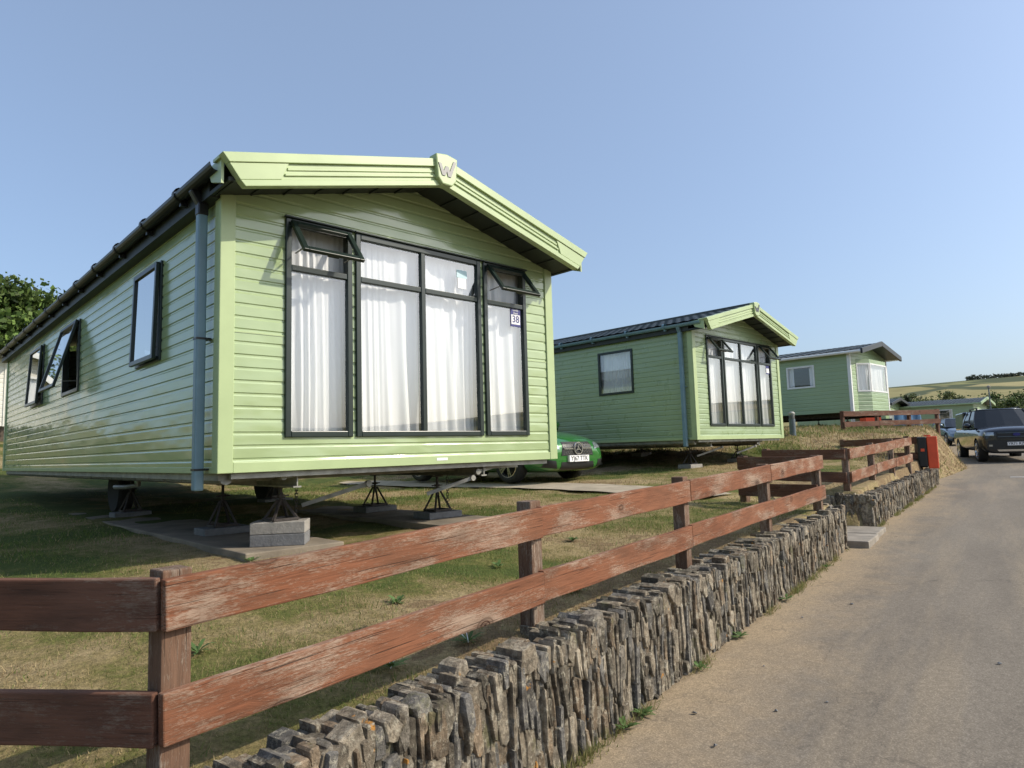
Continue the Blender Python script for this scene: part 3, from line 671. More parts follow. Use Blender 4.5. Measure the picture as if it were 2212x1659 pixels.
def post(parent,x,y,z0,z1,rz,w=.09,mat='postw'):
    mb=MB(); L=z1-z0; 
    mb.add([(0 if k==0 else L,sx*w/2,sy*w/2) for k in (0,1) for sx,sy in ((-1,-1),(1,-1),(1,1),(-1,1))],[(0,1,2,3),(7,6,5,4),(0,1,5,4),(1,2,6,5),(2,3,7,6),(3,0,4,7)])
    o=mb.build('post',mat,parent,bevel=.006); c,s_=math.cos(rz),math.sin(rz); tl=rnd(-.01,.01)
    o.matrix_local=Matrix(((tl,c,-s_,x),(0,s_,c,y),(1,0,0,z0),(0,0,0,1))); return o
def run(root,P,nrm,mat='wood',pm='postw',ofs=.063,gap=.325,skip=(),ext=.04,h=.15,ext1=.04):
    for i,(x,y,zt) in enumerate(P):
        if i in skip: continue
        post(root,x,y,gz(x,y)-.2,zt+rnd(.008,.035),math.atan2(nrm[1],nrm[0]),.09,pm)
    for (a,b_) in zip(P,P[1:]):
        A=Vector((a[0]+nrm[0]*ofs,a[1]+nrm[1]*ofs,a[2])); B=Vector((b_[0]+nrm[0]*ofs,b_[1]+nrm[1]*ofs,b_[2])); d=(B-A).normalized()
        for k in (0,1):
            o=Vector((0,0,-gap*k+rnd(-.006,.006))); e0=ext if a is P[0] else -.002; e1=ext1 if b_ is P[-1] else -.002
            plank(root,'rail',A-d*e0+o,B+d*e1+o,nrm,h,.034,mat)
f1=empty('timber_fence','two rail red brown timber fence with flaking stain in front of the nearest caravan','fence',None,(0,0,0))
PA=[(-1.05,2.086,-.342),(.07,3.49,-.286),(1.19,4.90,-.248),(2.31,6.31,-.205),(3.43,7.72,-.165)]
run(f1,PA,(.782,-.623),ext=.055)
PL=[(-1.05,2.086,-.345),(-2.83,2.36,-.36),(-4.6,2.63,-.37)]
run(f1,PL,(-.15,-.989),'dark_and_shaded_wood','postw',.0635,.325,(0,),.005,.152)  # backlit run of the same fence, shade carried by the darker board colour
PR=[(3.43,7.72,-.165),(2.86,8.46,-.17)]
run(f1,PR,(-.78,-.63),'dark_and_shaded_wood','postw',.063,.325,(0,))  # return turned from the sun, its shade painted into the boards
f2=empty('timber_fence','two rail red brown timber fence on top of the second stone wall','fence')
K=1.045
PB=[(4.6*K,9.4*K,-.12),(5.55*K,10.53*K,-.07),(6.5*K,11.67*K,-.02),(7.45*K,12.8*K,.02)]
run(f2,PB,(.766,-.643)); run(f2,[(4.6*K,9.4*K,-.13),(4.08,10.92,-.12)],(-.83,-.56),'dark_and_shaded_wood','postw',.063,.325,(0,))  # the return rails get their shade from the darker wood colour
f3=empty('timber_fence','short two rail timber fence ending beside the orange and black cabinet','fence')
run(f3,[(8.72,14.6,.03),(7.75,15.9,.0)],(-.8,-.6),'dark_and_shaded_wood')
f4=empty('timber_fence','dark low timber fence on the bank in front of the bay windowed caravan','fence')
run(f4,[(9.5,19.4,.84),(10.9,20.15,.86),(12.3,20.9,.88),(13.55,21.5,.91)],(.45,-.89),'dark_and_shaded_wood','dark_and_shaded_wood',.063,.3)

# ------------------------------------------------------------ stone walls
def stone_wall(name,label,segs,seed):
    rg=random.Random(seed); mb=MB()
    def shade():
        b_=[(.20,.165,.12),(.26,.215,.155),(.14,.12,.09),(.32,.27,.20),(.20,.175,.14),(.24,.18,.12),(.16,.15,.135)][rg.randrange(7)]; k=rg.uniform(.7,1.25); return tuple(c*k for c in b_)
    def stone(T,a,z,w,h,d0,d1,tilt,col):
        pts=[(-w/2*rg.uniform(.4,1),-h/2),(0,-h/2-.3*w*rg.random()),(w/2*rg.uniform(.4,1),-h/2),(w/2*rg.uniform(.9,1.1),rg.uniform(-.2,.2)*h),(w/2*rg.uniform(.5,1),h/2),(rg.uniform(-.3,.3)*w,h/2+.01*rg.random()),(-w/2*rg.uniform(.5,1),h/2),(-w/2*rg.uniform(.9,1.1),rg.uniform(-.2,.2)*h)]
        pts=[(x+rg.uniform(-.08,.08)*w,y+rg.uniform(-.04,.04)*h) for x,y in pts]; ct,st=math.cos(tilt),math.sin(tilt); k=len(pts)
        def ring(sc,n,jit=0): return [T(a+(x*ct-y*st)*sc,n+rg.uniform(-jit,jit),z+(x*st+y*ct)*(1-(1-sc)*.4)) for x,y in pts]
        vs=ring(1,d0)+ring(1,d1-.008,.004)+ring(.82,d1,.004)+[T(a+rg.uniform(-.2,.2)*w,d1+rg.uniform(-.003,.006),z+rg.uniform(-.2,.2)*h)]
        fs=[tuple(range(k))]+[(r*k+i,r*k+(i+1)%k,(r+1)*k+(i+1)%k,(r+1)*k+i) for r in (0,1) for i in range(k)]+[(2*k+i,2*k+(i+1)%k,3*k) for i in range(k)]
        mb.add(vs,fs,0,col)
    for (p,q,nrm,zb0,zb1,zt0,zt1,th0,th1,cope) in segs:
        p=Vector(p);q=Vector(q);L=(q-p).length;d=(q-p)/L;n_=Vector(nrm)
        T=lambda a,n,z:Vector((p.x+d.x*a+n_.x*n,p.y+d.y*a+n_.y*n,z))
        lp=lambda x,y,a:x+(y-x)*a/L
        m=max(2,int(L/.5))
        for i in range(m):
            a0,a1=L*i/m+.02*(i==0),L*(i+1)/m-.02*(i==m-1); mid=(a0+a1)/2; mb.tbox(T,a0,a1,-lp(th0,th1,mid)+.03,-.03,lp(zb0,zb1,mid)-.1,lp(zt0,zt1,mid)-.05,1)
        a=0
        while a<L:
            w=rg.uniform(.016,.038) if rg.random()<.8 else rg.uniform(.04,.08); zb=lp(zb0,zb1,a)-.04; zt=lp(zt0,zt1,a)-.045; z=zb-rg.uniform(0,.12); lean=.07+rg.gauss(0,.05)
            while z<zt:
                h=rg.uniform(.07,.26)*(1 if w<.045 else .75); h=min(h,max(.06,zt-z+rg.uniform(0,.04)))
                wd=w*rg.uniform(.95,1.25)
                stone(T,a+w/2+lean*(z-zb)*-.15+rg.uniform(-.006,.006),z+h/2,wd*1.15,h*1.08,-.07,rg.uniform(-.022,.014),lean+rg.gauss(0,.07),shade()); z+=h*.96
            a+=w*.93
        n1=.012
        thm=max(th0,th1); row=0
        while n1>-thm and cope:
            ln=rg.uniform(.07,.10); a=rg.uniform(-.03,0)
            while a<L:
                w=rg.uniform(.02,.055) if rg.random()<.8 else rg.uniform(.06,.10); zt=lp(zt0,zt1,a); th=lp(th0,th1,a)
                if n1>-th+.02:
                    h=rg.uniform(.08,.15); z2=zt+rg.gauss(0,.017)-.004*row; dn=rg.uniform(-.02,.012)
                    stone(T,a+w/2,z2-h/2,w*1.15,h,n1-ln-.02,n1+dn,.07+rg.gauss(0,.13),shade())
                a+=w*.94
            n1-=ln*.9; row+=1
    return tag(mb.build(name,['stone','mortar'],col=True,recalc=True),label,'wall')
def seg(u0,v0,u1,v1,zt0,zt1,th0,th1,cope=True,nrm=(.806,-.592),zb=None):
    return (W(u0,v0),W(u1,v1),nrm,float(roadz(u0)) if zb is None else zb[0],float(roadz(u1)) if zb is None else zb[1],zt0,zt1,th0,th1,cope)
stone_wall('stone_wall','nearest rough slate retaining wall topped with upright stones beside the road',
  [seg(-4,.17,0,.075,-.95,-.88,.17,.22),seg(0,.075,5.86,0,-.88,-.80,.22,.2),(W(5.9,-.0),W(5.9,.55),(.592,.806),-1.34,-1.2,-.8,-.78,.2,.2,True)],3)
stone_wall('stone_wall','second slate retaining wall beyond the gap with steps',
  [seg(7.58,W2A,15.2,W2B,-.79,-.66,.27,.27),(W(7.56,.95),W(7.56,W2A-.01),(-.592,-.806),-1.15,-1.26,-.76,-.79,.25,.25,True)],5)
for i,(u0,u1,v0,v1,z,lab) in enumerate(((5.98,7.5,-.22,.42,-1.20,'lowest'),(6.0,7.46,.26,.75,-1.07,'middle'),(6.02,7.44,.62,1.1,-.94,'uppermost'))):
    mb=MB(); um=(u0+u1)/2
    for j,(a,b_) in enumerate(((u0,um-.0),(um-.001,u1))):
        mb.tbox(lambda a,n,z:Vector((*W(a,n),z)),a,b_,v0+.02*j,v1-.002*j,z-.3,z+.006*j)
    tag(mb.build('stone_step','stepst',bevel=.012),lab+' stone step in the gap between the two slate walls','step')

# ------------------------------------------------------------ vehicles
def finish(o,cutters):
    for c in cutters:
        md=o.modifiers.new('b','BOOLEAN'); md.operation='DIFFERENCE'; md.object=c; md.solver='EXACT'
    bpy.context.view_layer.update()
    me=bpy.data.meshes.new_from_object(o.evaluated_get(bpy.context.evaluated_depsgraph_get())); o.modifiers.clear(); o.data=me
    for c in cutters: bpy.data.objects.remove(c)
    return BVHTree.FromPolygons([v.co for v in me.vertices],[tuple(p.vertices) for p in me.polygons])
def patch(bvh,parent,name,mat,quad,off=.008,face='front',n=8,m=5,th=.012):
    (a,b_,c,d)=[Vector(q) for q in quad]; mb=MB(); ok=[]
    for j in range(m+1):
        for i in range(n+1):
            p=a.lerp(b_,i/n).lerp(d.lerp(c,i/n),j/m)
            if face=='front': h=bvh.ray_cast(Vector((p.x,2,p.y)),Vector((0,-1,0))); ax=Vector((0,1,0))
            else:
                s_=1 if face=='right' else -1; h=bvh.ray_cast(Vector((3*s_,p.x,p.y)),Vector((-s_,0,0))); ax=Vector((s_,0,0))
            q=h[0] if h[0] else (Vector((p.x,-.1,p.y)) if face=='front' else Vector((.8*(1 if face=='right' else -1),p.x,p.y)))
            if face=='front' and q.y<-.6: q.y=-.3
            ok.append((q+ax*off,ax))
    k=len(ok); vs=[q for q,_ in ok]+[q-a_*th for q,a_ in ok]; fs=[]
    for j in range(m):
        for i in range(n): b0=j*(n+1)+i; fs+=[(b0,b0+1,b0+n+2,b0+n+1),(k+b0,k+b0+n+1,k+b0+n+2,k+b0+1)]
    edge=[i for i in range(n+1)]+[j*(n+1)+n for j in range(1,m+1)]+[m*(n+1)+i for i in range(n-1,-1,-1)]+[j*(n+1) for j in range(m-1,0,-1)]
    for x,y in zip(edge,edge[1:]+edge[:1]): fs.append((x,y,k+y,k+x))
    mb.add(vs,fs); return mb.build(name,mat,parent,smooth=False)
def car(label,cat,loc,rz,paint,st,gh,wheels,r,tw,group,kind,plate):
    root=empty('car' if kind=='hatch' else 'pickup_truck',label,cat,group)
    mb=MB(); N=None
    for (y,w,zb,zs,zc) in st:
        H=zs-zb
        half=[(0,zb),(.72*w,zb),(.93*w,zb+.06),(w,zb+.35*H),(.99*w,zb+.72*H),(.93*w,zs),(.66*w,zs+.7*(zc-zs)),(0,zc)]
        ring=half+[(-a,b_) for a,b_ in half[-2:0:-1]]; N=len(ring); mb.v+=[(a,y,b_) for a,b_ in ring]; mb.c+=[(1,1,1)]*N
    for i in range(len(st)-1):
        for k in range(N): mb.f.append((i*N+k,i*N+(k+1)%N,(i+1)*N+(k+1)%N,(i+1)*N+k)); mb.m.append(0)
    mb.f+=[tuple(range(N))[::-1],tuple((len(st)-1)*N+k for k in range(N))]; mb.m+=[0,0]
    body=mb.build('body',paint,root,smooth=True); sb=body.modifiers.new('s','SUBSURF'); sb.levels=2; sb.render_levels=2
    cut=[]
    for wy in wheels:
        for s_ in (-1,1):
            m2=MB(); m2.lathe([(0.001,-.28),(r+.055,-.28),(r+.055,.28),(0.001,.28)],'x',32,0,(s_*st[3][1]*.95,wy,r-.005)); 
            n_=len(m2.v); m2.f+=[tuple(range(0,n_,4)),tuple(range(3,n_,4))]; m2.m+=[0,0]; cut.append(m2.build('cut','black'))
    bvh=finish(body,cut); body.data.polygons.foreach_set('use_smooth',[True]*len(body.data.polygons))
    md=body.modifiers.new('w','EDGE_SPLIT'); md.split_angle=R(35)
    for wy in wheels:
        for s_ in (-1,1):
            X=s_*(st[3][1]-tw/2-.01)
            m2=MB(); m2.lathe([(r*.68,-tw/2),(r*.93,-tw/2),(r,-tw*.35),(r,tw*.35),(r*.93,tw/2),(r*.68,tw/2),(r*.68,-tw/2)],'x',32)
            wh=m2.build('wheel','tyre',root,smooth=True); wh.location=(X,wy,r)
            m2=MB(); f=s_*tw/2; m2.lathe([(r*.70,f*1.0),(r*.66,f*1.02),(r*.62,f*.6)],'x',28); m2.lathe([(0,f*.95),(r*.16,f*.95),(r*.18,f*.6)],'x',16)
            for k in range(5):
                for dk in (-.13,.13):
                    a=2*math.pi*k/5+dk; m2.bar((f*.9,math.cos(a)*r*.12,math.sin(a)*r*.12),(f*.92,math.cos(a)*r*.66,math.sin(a)*r*.66),.03,.035,0,(1,0,0))
            m2.lathe([(0,f*.3),(r*.68,f*.3)],'x',20,1); m2.build('rim',['silver','black'],wh)
    (yb0,yb1,wb,zb,yr0,yr1,wr,zr)=gh
    def ol(y0,y1,w,z,bow): return [(-w,y1,z),(-w,(y0+y1)/2,z),(-w,y0-.06,z),(-w*.6,y0+bow*.6,z),(0,y0+bow,z),(w*.6,y0+bow*.6,z),(w,y0-.06,z),(w,(y0+y1)/2,z),(w,y1,z),(w*.5,y1-.05,z),(-w*.5,y1-.05,z)]
    m2=MB(); A=ol(yb0,yb1,wb,zb,.1); mid=[((a[0]+b_[0])/2*1.04,(a[1]+b_[1])/2,(a[2]+b_[2])/2) for a,b_ in zip(A,ol(yr0,yr1,wr,zr,.06))]; B=ol(yr0,yr1,wr,zr,.06); k=len(A)
    m2.add(A+mid+B,[(r_*k+i,r_*k+(i+1)%k,(r_+1)*k+(i+1)%k,(r_+1)*k+i) for r_ in (0,1) for i in range(k)]+[tuple(range(2*k,3*k))]); m2.build('cabin_glass','cglass',root)
    m2=MB(); B2=[(x*1.03,y,z+.002) for x,y,z in B]; B3=[(x*.8,(y-(yr0+yr1)/2)*.9+(yr0+yr1)/2,z+.045) for x,y,z in B]
    m2.add(B2+B3,[(i,(i+1)%k,k+(i+1)%k,k+i) for i in range(k)]+[tuple(range(k,2*k)),tuple(range(k))[::-1]]); m2.build('roof',paint,root,smooth=True)
    for s_ in (-1,1):
        for (i,wd) in ((2,.06),(1,.07),(0,.16)):
            m2=MB(); ii=i if s_<0 else {2:6,1:7,0:8}[i]; pts=[Vector(A[ii]),Vector(mid[ii]),Vector(B[ii])]
            for a,b_ in zip(pts,pts[1:]): m2.bar(a,b_,wd,.03,0,(s_,0,0))
            m2.build('pillar','black' if i==1 else paint,root)
        m2=MB(); m2.lathe([(0,-.11),(.07,-.1),(.09,-.02),(.08,.08),(0,.11)],'x',12,0,(s_*(wb+.17),yb0-.32,zb+.1)); m2.bar((s_*(wb+.02),yb0-.34,zb+.03),(s_*(wb+.12),yb0-.33,zb+.07),.05,.03); m2.build('wing_mirror',paint,root,smooth=True)
        for y0,y1 in (((yb0-.25),(yb0+yb1)/2-.02),((yb0+yb1)/2-.04,yb1+.5)):
            m2=MB(); xx=s_*(st[4][1]+.001); m2.box(min(xx,xx-.02*s_),max(xx,xx-.02*s_),y1+.08,y1+.25,zb-.17,zb-.145); m2.build('door_handle',paint,root)
            patch(bvh,root,'door_gap','black',[(y0,.35),(y0+.008,.35),(y0+.008,zb-.06),(y0,zb-.06)],.002,'right' if s_>0 else 'left',1,6,.004)
    P=lambda nm,mt,q,off=.008,th=.012,n=8,m=5: patch(bvh,root,nm,mt,q,off,'front',n,m,th)
    Mt=lambda x,z,y:Matrix(((-1,0,0,x),(0,0,1,y),(0,1,0,z),(0,0,0,1)))
    if kind=='hatch':
        gq=[(-.42,.46),(.42,.46),(.36,.70),(-.36,.70)]; gr=P('grille','black',gq,.008)
        if plate:
            yf=bvh.ray_cast(Vector((0,2,.58)),Vector((0,-1,0)))[0].y+.02
            m2=MB()
            for i in range(17):
                for j in range(6):
                    x=-.37+i*.046+(j%2)*.023; z=.485+j*.036
                    if abs(x)<.12 and abs(z-.58)<.10: continue
                    if abs(x)>.385: continue
                    hy=bvh.ray_cast(Vector((x,2,z)),Vector((0,-1,0)))[0]
                    if hy: m2.box(x-.008,x+.008,hy.y+.008,hy.y+.016,z-.005,z+.005)
            for s_ in (-1,1): m2.box(min(s_*.13,s_*.36),max(s_*.13,s_*.36),yf-.012,yf+.008,.57,.59)
            m2.build('grille_pins','silver',gr)
            m2=MB(); m2.lathe([(.095,yf),(.115,yf),(.115,yf+.015),(.095,yf+.015),(.095,yf)],'y',28,0,(0,0,.58))
            for k in range(3):
                a=math.pi/2+2*math.pi*k/3; t=Vector((math.cos(a),math.sin(a))); q=Vector((-t.y,t.x)); m2.poly(lambda a,n,z:Vector((a,n,z+.58)),[tuple(t*.098),tuple(q*.018),tuple(-q*.018)],yf,yf+.015)
            m2.build('badge','silver',root)
        for s_ in (-1,1):
            P('headlight','lamp',[(s_*.46,.57),(s_*.80,.61),(s_*.80,.73),(s_*.49,.68)],.01); P('side_intake','black',[(s_*.52,.24),(s_*.76,.27),(s_*.76,.40),(s_*.56,.38)],.006)
        P('lower_intake','black',[(-.45,.21),(.45,.21),(.42,.35),(-.42,.35)],.006); pz=.405; pw=.26; ph=.055
    else:
        P('grille','black',[(-.52,.76),(.52,.76),(.56,1.0),(-.56,1.0)],.012); yf=bvh.ray_cast(Vector((0,2,.9)),Vector((0,-1,0)))[0].y+.03
        for zz in (.82,.94):
            m2=MB(); m2.box(-.5,.5,yf-.02,yf+.012,zz,zz+.018); m2.build('grille_bar','greyp',root)
        m2=MB(); m2.lathe([(0,yf),(.05,yf),(.05,yf+.025),(0,yf+.025)],'y',24,0,(0,0,0)); 
        m2.v=[(x*2.0,y,z+.895) for x,y,z in m2.v]; m2.build('badge','navy',root)
        for s_ in (-1,1):
            P('headlight','lamp',[(s_*.60,.86),(s_*.84,.88),(s_*.85,.98),(s_*.60,.98)],.012); P('fog_lamp','lamp',[(s_*.66,.52),(s_*.76,.52),(s_*.76,.58),(s_*.66,.58)],.03)
            m2=MB(); xx=s_*(wr-.08); m2.bar((xx,yr0-.2,zr+.09),(xx,yr1,zr+.09),.035,.03); m2.box(xx-.02,xx+.02,yr0-.3,yr0-.2,zr+.0,zr+.09); m2.box(xx-.02,xx+.02,yr1,yr1+.1,zr+.0,zr+.09); m2.build('roof_rail','black',root)
        P('bumper_insert','black',[(-.80,.42),(.80,.42),(.78,.72),(-.78,.72)],.01,.02); P('skid_plate','silver',[(-.5,.36),(.5,.36),(.55,.42),(-.55,.42)],.02,.02)
        m2=MB(); m2.poly(lambda a,n,z:Vector((n,a,z)),[(yb1-.12,zb-.01),(st[0][0]+.06,zb-.01),(st[0][0]+.22,zr),(yb1-.12,zr+.02)],-.80,.80); m2.build('load_cover','ncar',root,bevel=.05)
        pz=.60; pw=.26; ph=.055
    yp=bvh.ray_cast(Vector((0,2,pz)),Vector((0,-1,0)))[0].y+.045
    if plate:
        m2=MB(); m2.box(-pw,pw,yp-.05,yp,pz-ph,pz+ph); pl=m2.build('number_plate','paper',root,bevel=.003); text('lettering',plate,.112,Mt(0,pz,yp+.001),'black',pl,.001,.0012)
    root.location=loc; root.rotation_euler=(0,0,rz); return root
HS=[(-4.3,.62,.4,.80,.82),(-4.24,.76,.26,.95,.97),(-4.0,.86,.19,1.0,1.02),(-3.2,.89,.17,.99,1.02),(-2.2,.89,.17,.96,1.0),(-1.4,.89,.17,.93,1.0),(-.9,.89,.17,.86,.95),(-.4,.87,.17,.76,.87),(-.12,.80,.18,.67,.77),(-.02,.70,.22,.58,.68),(.0,.6,.28,.52,.6)]
car('bright green hatchback with dotted chrome grille, parked behind the nearest caravan','car',(1.12,11.9,gz(1.1,12)+.01),R(180)+PHI,'gcar',HS,(-1.12,-4.1,.80,.97,-1.95,-3.75,.60,1.40),(-.88,-3.56),.325,.22,'cars parked on the site','hatch','YJ67 TTK')
RS=[(-5.3,.80,.50,1.0,1.0),(-5.22,.90,.42,1.12,1.12),(-4.9,.94,.36,1.15,1.15),(-3.6,.95,.34,1.15,1.15),(-2.4,.95,.34,1.14,1.16),(-1.4,.95,.34,1.12,1.2),(-.9,.95,.33,1.11,1.21),(-.35,.95,.30,1.07,1.18),(-.12,.92,.28,1.02,1.12),(-.03,.88,.30,.97,1.05),(0,.82,.33,.93,.99)]
ux,uy=16.1,21.6
car('dark blue pickup truck with roof rails parked facing the camera at the right edge','pickup truck',(ux,uy,float(roadz(UV(ux,uy)[0]))+.01),R(155.7),'ncar',RS,(-1.25,-3.5,.86,1.13,-1.95,-3.4,.68,1.76),(-.9,-4.1),.38,.26,'cars parked on the site','pickup','YR71 RZB')
cx_,cy_=23.35,34.5
car('pale blue grey car parked behind the dark pickup truck','car',(cx_,cy_,-.42),R(160),'scar',HS,(-1.12,-4.1,.80,.97,-1.95,-3.75,.60,1.40),(-.88,-3.56),.325,.22,'cars parked on the site','hatch',None)

# ------------------------------------------------------------ cabinet, bollard, lamp post, sheet
ca=empty('fire_point_cabinet','orange and black upright cabinet at the end of the second slate wall','cabinet',None,(8.87,14.5,-.64),R(-32))
mb=MB(); mb.box(.0,.19,-.15,.15,0,.68); mb.build('back_shell','orange',ca,bevel=.02)
mb=MB(); mb.box(-.18,-.001,-.16,.16,.02,.67); bx=mb.build('front_shell','black',ca,bevel=.03)
mb=MB(); mb.box(-.12,-.05,-.175,-.161,.36,.42); mb.build('latch','orange',bx)
mb=MB(); mb.box(-.05,.08,-.02,.02,.681,.71); mb.build('handle','orange',ca)
x,y=7.05,17.0; bo=empty('bollard_light','grey bollard light standing between the second and third caravans','bollard light',None,(x,y,gz(x,y)))
mb=MB(); mb.lathe([(0,-.1),(.075,-.1),(.075,.42),(.06,.42),(.06,.52)],'z',20); mb.build('shaft','greyp',bo,smooth=False)
mb=MB(); [mb.lathe([(.05,.44+k*.03),(.078,.435+k*.03),(.05,.455+k*.03)],'z',20) for k in range(3)]; mb.lathe([(.08,.53),(.08,.57),(.05,.6),(0,.61)],'z',20); mb.build('cap','steel',bo)
x,y=32,45; lp_=empty('lamp_post','thin grey lamp post far off above the distant caravans','lamp post',None,(x,y,-.4))
mb=MB(); mb.tube([(0,0,0),(0,0,3.6)],[.06,.035],8); mb.build('pole','greyp',lp_); mb=MB(); mb.lathe([(0,3.6),(.10,3.63),(.12,3.75),(0,3.82)],'z',12); mb.build('lantern','steel',lp_)
mb=MB(); n=16
for i in range(n+1):
    p=Vector((12.0,21.2)).lerp(Vector((13.3,21.9)),i/n); 
    for j in range(4): mb.v.append((p.x+.04*math.sin(i*1.3+j),p.y+.05*math.cos(i*1.1),gz(p.x,p.y)+.05+j*.15)); mb.c.append((1,1,1))
for i in range(n):
    for j in range(3): mb.f.append((i*4+j,i*4+j+1,i*4+5+j,i*4+4+j)); mb.m.append(0)
tag(mb.build('windbreak','blue',smooth=True),'blue fabric windbreak behind the dark fence on the bank','windbreak')
for i,(px,py,c,lab) in enumerate(((11.9,22.4,'orange','red plastic crate stored under the bay windowed caravan'),(12.6,23.0,'black','black crate stored under the bay windowed caravan'))):
    mb=MB(); mb.box(-.25,.25,-.2,.2,0,.03); [mb.box(*b_,0,.28) for b_ in ((-.25,-.23,-.2,.2),(.23,.25,-.2,.2),(-.229,.229,-.2,-.18),(-.229,.229,.18,.2))]; o=mb.build('crate',c); o.location=(px,py,gz(px,py)); tag(o,lab,'crate')

# ------------------------------------------------------------ vegetation
def blades(name,x,y,z,hgt,wid,cols):
    n=len(x); an=np.random.rand(n)*2*np.pi; lean=np.random.randn(n,2)*.45*hgt[:,None]
    dx=np.cos(an)*wid; dy=np.sin(an)*wid
    P=np.empty((n,3,3)); P[:,0]=np.c_[x-dx,y-dy,z]; P[:,1]=np.c_[x+dx,y+dy,z]; P[:,2]=np.c_[x+lean[:,0],y+lean[:,1],z+hgt]
    me=bpy.data.meshes.new(name); me.vertices.add(3*n); me.vertices.foreach_set('co',P.ravel())
    me.loops.add(3*n); me.loops.foreach_set('vertex_index',np.arange(3*n)); me.polygons.add(n); me.polygons.foreach_set('loop_start',np.arange(n)*3)
    me.update(calc_edges=True); me.validate()
    a=me.color_attributes.new('Col','FLOAT_COLOR','POINT'); a.data.foreach_set('color',np.repeat(np.c_[cols,np.ones(n)],3,axis=0).astype(np.float32).ravel())
    me.materials.append(MT['blade']); o=bpy.data.objects.new(name,me); COL.objects.link(o); return o
def grass_area(n,u0,u1,v0,v1,h0,h1,w,pw=1.0):
    u=u0+(u1-u0)*np.random.rand(n); v=v0+(v1-v0)*np.random.rand(n)**pw
    ok=v-vb(u)>np.where(u>15.2,.1,.28); u=u[ok]; v=v[ok]; n=len(u)
    x=.46+U[0]*u+V[0]*v; y=3.43+U[1]*u+V[1]*v
    rx=x-CARA.x; ry=y-CARA.y; s_=rx*D1.x+ry*D1.y; q=rx*D2.x+ry*D2.y
    under=(s_>.2)&(s_<3.1)&(q>.1)
    keep=~under | (np.random.rand(n)<.12)
    keep&=~(((s_>.23)&(s_<1.12)|(s_>2.13)&(s_<3.02))&(q>.1))
    pd=np.abs((x-2.7)*.692+(y-9.15)*.722); keep&=~((pd<.47)&(x<2.8))
    d=dryf(x,y); clump=.5+.5*np.sin(x*7+2*np.sin(y*5))*np.sin(y*8+2*np.sin(x*6)); keep&=np.random.rand(n)<(1.05-.65*d*(1-clump*.5))
    x,y,d,clump=x[keep],y[keep],d[keep],clump[keep]; n=len(x); z=groundz(x,y)-.004+.018*np.sin(x*5.1+y*2.2)*np.sin(y*4.3-x)
    isd=np.random.rand(n)<np.clip(d*1.05+.14-.4*clump,.1,.92)
    g1=np.array([.11,.165,.035]); g2=np.array([.21,.24,.07]); t1=np.array([.43,.335,.18]); t2=np.array([.29,.22,.115]); k=np.random.rand(n,1)
    c=np.where(isd[:,None],t1*(1-k)+t2*k,g1*(1-k)+g2*k)
    h=(h0+(h1-h0)*np.random.rand(n)**2)*(.6+.8*clump)
    return x,y,z,h,np.full(n,w)*(.7+.6*np.random.rand(n)),c
A=[grass_area(160000,-3.2,6,.3,6.5,.010,.036,.0022,1.5),grass_area(80000,2,17,.3,17,.015,.05,.005),grass_area(35000,-3,6,5,13,.02,.05,.005),grass_area(70000,13,27,-.8,11,.04,.13,.011)]
o=blades('grass',*[np.concatenate([a[i] for a in A]) for i in range(6)]); o['kind']='stuff'; tag(o,'short patchy green and straw coloured grass on the lawn','grass')
n=5000; cl=np.random.rand(50)*17-2.5; u=cl[np.random.randint(0,50,n)]+np.random.randn(n)*.09; u=u[(u<5.8)|(u>7.7)]; n=len(u); v=np.where(u<6,np.interp(u,[-4,0,5.86],[.17,.07,0])-.01,-.02-.26*(u-7.6)/7.6)-np.abs(np.random.randn(n))*.03
x=.46+U[0]*u+V[0]*v; y=3.43+U[1]*u+V[1]*v
k=np.random.rand(n,1); o=blades('wall_foot_grass',x,y,roadz(u)+.0,.02+.07*np.random.rand(n)**2,np.full(n,.003),np.array([.12,.17,.04])*(1-k)+np.array([.35,.29,.13])*k); o['kind']='stuff'; tag(o,'thin fringe of grass and weeds along the foot of the stone walls','grass')
def weed(x,y,z,r,lab,flower=False,grp='leafy weeds in the lawn'):
    mb=MB(); n=random.randint(9,16)
    for i in range(n):
        a=2*math.pi*i/n+rnd(-.3,.3); L=r*rnd(.6,1.1); w=L*rnd(.10,.17); up=rnd(.2,.9); c=rnd(.7,1.2); col=(.10*c,.17*c,.05*c)
        d=Vector((math.cos(a),math.sin(a),0)); q=Vector((-d.y,d.x,0)); o=Vector((0,0,.004))
        pts=[o,o+d*L*.35+q*w+Vector((0,0,L*up*.35)),o+d*L*.35-q*w+Vector((0,0,L*up*.35)),o+d*L*.7+q*w*.8+Vector((0,0,L*up*.55)),o+d*L*.7-q*w*.8+Vector((0,0,L*up*.55)),o+d*L+Vector((0,0,L*up*.5))]
        mb.add(pts,[(0,2,1),(1,2,4,3),(3,4,5)],0,col)
    o=mb.build('weed','leaf',None,col=True,recalc=False); o.location=(x,y,z); tag(o,lab,'weed',grp)
    if flower:
        for k in range(2):
            m2=MB(); fx,fy,h=rnd(-.06,.06),rnd(-.06,.06),rnd(.05,.1); m2.tube([(0,0,0),(fx,fy,h)],.0025,5,1); m2.lathe([(0,h+.008),(.012,h+.006),(.016,h),(0,h-.004)],'z',10,0,(fx,fy,0))
            m2.build('flower',['yellow','blade'],o,col=True)
